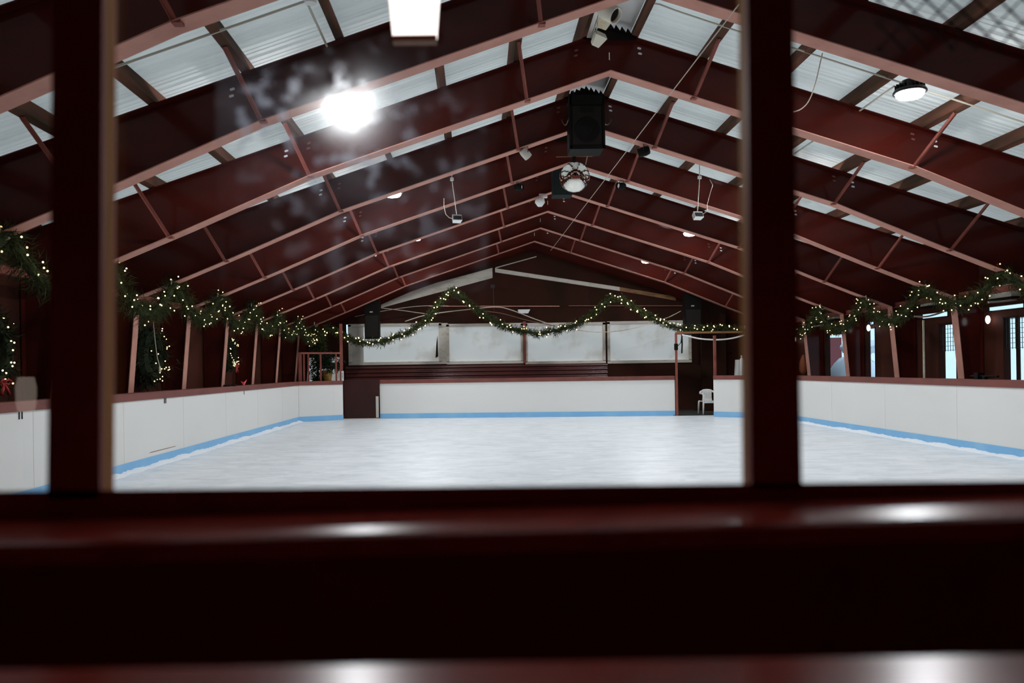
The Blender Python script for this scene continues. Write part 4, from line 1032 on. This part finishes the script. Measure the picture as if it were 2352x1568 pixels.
obj('cord', MB().tube([P(352, 738, 14.0), P(354, 760, 14.0), P(357, 790, 14.0), P(361, 820, 14.0), P(367, 842, 14.0)], .007, 6), 'cord', t)
obj('plug', MB().lathe(P(367, 850, 14.0), [(.012, .07), (.02, .04), (.026, -.01), (.014, -.04)], 10), 'cream', t, True)
# red pennant and dark mat on the left cap rail
a = P(560, 878, 19.3)
t = thing('red_flag', 'little bright red folded paper on the left cap rail', 'paper', (BL - .1, 18.5, CT))
b0 = Vector((BL - .10, 18.5, CT))
obj('fold', MB().add([b0 + Vector(v) for v in ((0, 0, 0), (.02, .04, .0), (-.02, -.14, .10), (.03, .22, .14), (.0, .06, .07))], [(0, 4, 2), (0, 1, 4), (1, 3, 4), (0, 2, 4, 1)]), 'red', t)
tag(obj('glove_pair', MB().ball((BL - .1, 17.3, CT + .02), .12, 12, 6, (.6, 1.6, .2)).ball((BL - .1, 17.8, CT + .02), .1, 12, 6, (.6, 1.5, .2)), 'black', smooth=True), 'flat black item lying on the left cap rail beside the red paper', 'item')

# ------------------------------------------------------------------ right side
for i, (y0, y1, z0, z1, lb) in enumerate(((21.85, 22.7, 2.72, 2.86, 'white box on the right wall above the garland, nearest the right mullion'), (16.9, 17.6, 2.72, 2.90, 'white box on the right wall above the middle garlands'), (14.6, 15.25, 2.68, 2.92, 'white box on the right wall, nearest the right edge of the picture'))):
    t = thing('wall_box', lb, 'box', (XR, (y0 + y1) / 2, z0), 'white boxes high on the right wall')
    obj('body', MB().hexa([(XR - .18, y0, z0), (XR, y0, z0), (XR, y1, z0), (XR - .18, y1, z0)], [(XR - .14, y0 + .04, z1), (XR, y0 + .04, z1), (XR, y1 - .04, z1), (XR - .14, y1 - .04, z1)]), 'creamw', t)
    obj('base_strip', MB().box((XR - .2, y0 - .05, z0 - .03), (XR, y1 + .05, z0 - .005)), 'black', t)
for y, z, lb in ((15.4, 2.30, 'lit white wall lamp nearest the right edge of the picture'), (20.1, 2.38, 'lit white wall lamp beside the narrow bright opening'), (24.8, 2.27, 'lit white wall lamp right beside the right mullion')):
    x = XR - .1; t = thing('wall_lamp', lb, 'lamp', (x, y, z), 'lit lamps on the right wall')
    obj('globe', MB().ball((x, y, z), .042, 14, 10, (1, 1, 1.9)), 'wallbulb', t, True)
    obj('bracket', MB().tube([(x, y, z + .09), (x, y, z + .16), (XR, y, z + .16)], .012, 6), 'darkmetal', t)
for px, w, lb in ((2122, .03, 'slim pale pole standing on the right walkway'),):
    y = 17.3; a = P(px - 2, 740, y)
    tag(obj('pole', MB().box((a.x, y, -.02), (a.x + w, y + w, P(px, 735, y).z)), 'cream'), lb, 'pole')
for i, pts in enumerate(([(1862, 750), (1880, 748), (1892, 745)], [(2020, 727), (2045, 722), (2061, 720)], [(2100, 726), (2125, 727), (2148, 722), (2168, 715)], [(2270, 694), (2300, 692), (2335, 688)])):
    cable(pts, [22.0, 19.2, 16.4, 14.6][i], .02, 'cord', ['piece of pale rope light hanging under the first right garland', 'piece of pale rope light under the second right garland', 'piece of pale rope light under the third right garland', 'piece of pale rope light by the white box at the right edge'][i], 'rope light', 'rope_light')
a = P(1846, 832, 23.6)
t = thing('coat', 'dull orange coat hanging on the right wall beside the right mullion', 'coat', (a.x, 23.6, a.z))
obj('cloth', MB().lathe((a.x, 23.6, a.z - .35), [(.06, 0), (.13, .12), (.12, .35), (.06, .52), (.02, .58)], 14), 'orange', t, True)
obj('hanger', MB().tube([(a.x, 23.6, a.z + .22), (a.x, 23.6, 2.75)], .006, 5), 'darkmetal', t)
t = thing('tap_fitting', 'small black metal fitting on the right cap rail at the picture edge', 'fitting', (8.40, 13.3, CT))
obj('body', MB().box((8.37, 13.2, CT), (8.43, 13.26, CT + .05)).tube([(8.40, 12.9, CT + .05), (8.40, 13.6, CT + .05)], .018, 8).box((8.35, 13.35, CT), (8.45, 13.45, CT + .11)), 'black', t)

# ------------------------------------------------------------------ outside
o = struct('ground_outside', MB().box((XR + .15, 5, -.3), (60, 60, -.1)), 'snow')
def mound(name, label, c, r_, sc, m, cat):
    mb = MB().ball(c, r_, 24, 14, sc); rr_ = random.Random(int(c[1] * 10))
    mb.v = [(x + rr_.gauss(0, .03), y + rr_.gauss(0, .03), z + rr_.gauss(0, .03)) for x, y, z in mb.v]
    return tag(obj(name, mb, m, smooth=True), label, cat)
mound('snow_pile', 'big rounded snow pile outside the far right window', (11.6, 24.6, .55), .9, (1, 1.2, 1.35), 'snow', 'snow pile')
mound('snow_pile', 'smaller snow cap outside on top of the big snow pile', (12.2, 25.5, 2.0), .55, (1, 1.3, .45), 'snow', 'snow pile')
mound('snow_pile', 'low snow pile outside the narrow bright opening', (12.0, 22.3, .2), .8, (1, .8, 1.2), 'snow', 'snow pile')
tag(obj('shed', MB().box((14.9, 34, -.1), (15.5, 36, 2.6)), 'greyred'), 'dark red shed outside beyond the snow piles', 'shed')

# ------------------------------------------------------------------ light, view
w = bpy.data.worlds.new('overcast_sky'); S.world = w; w.use_nodes = True
bg = w.node_tree.nodes['Background']; bg.inputs[0].default_value = (.53, .79, 1.0, 1); bg.inputs[1].default_value = 1.25
S.view_settings.view_transform = 'Standard'; S.view_settings.look = 'None'; S.view_settings.gamma = 1.0
S.view_settings.exposure = 0.28; S.view_settings.use_curve_mapping = False
S.cycles.max_bounces = 10; S.cycles.diffuse_bounces = 6; S.cycles.transparent_max_bounces = 12
S.cycles.sample_clamp_indirect = 12.0
S.cycles.use_denoising = True
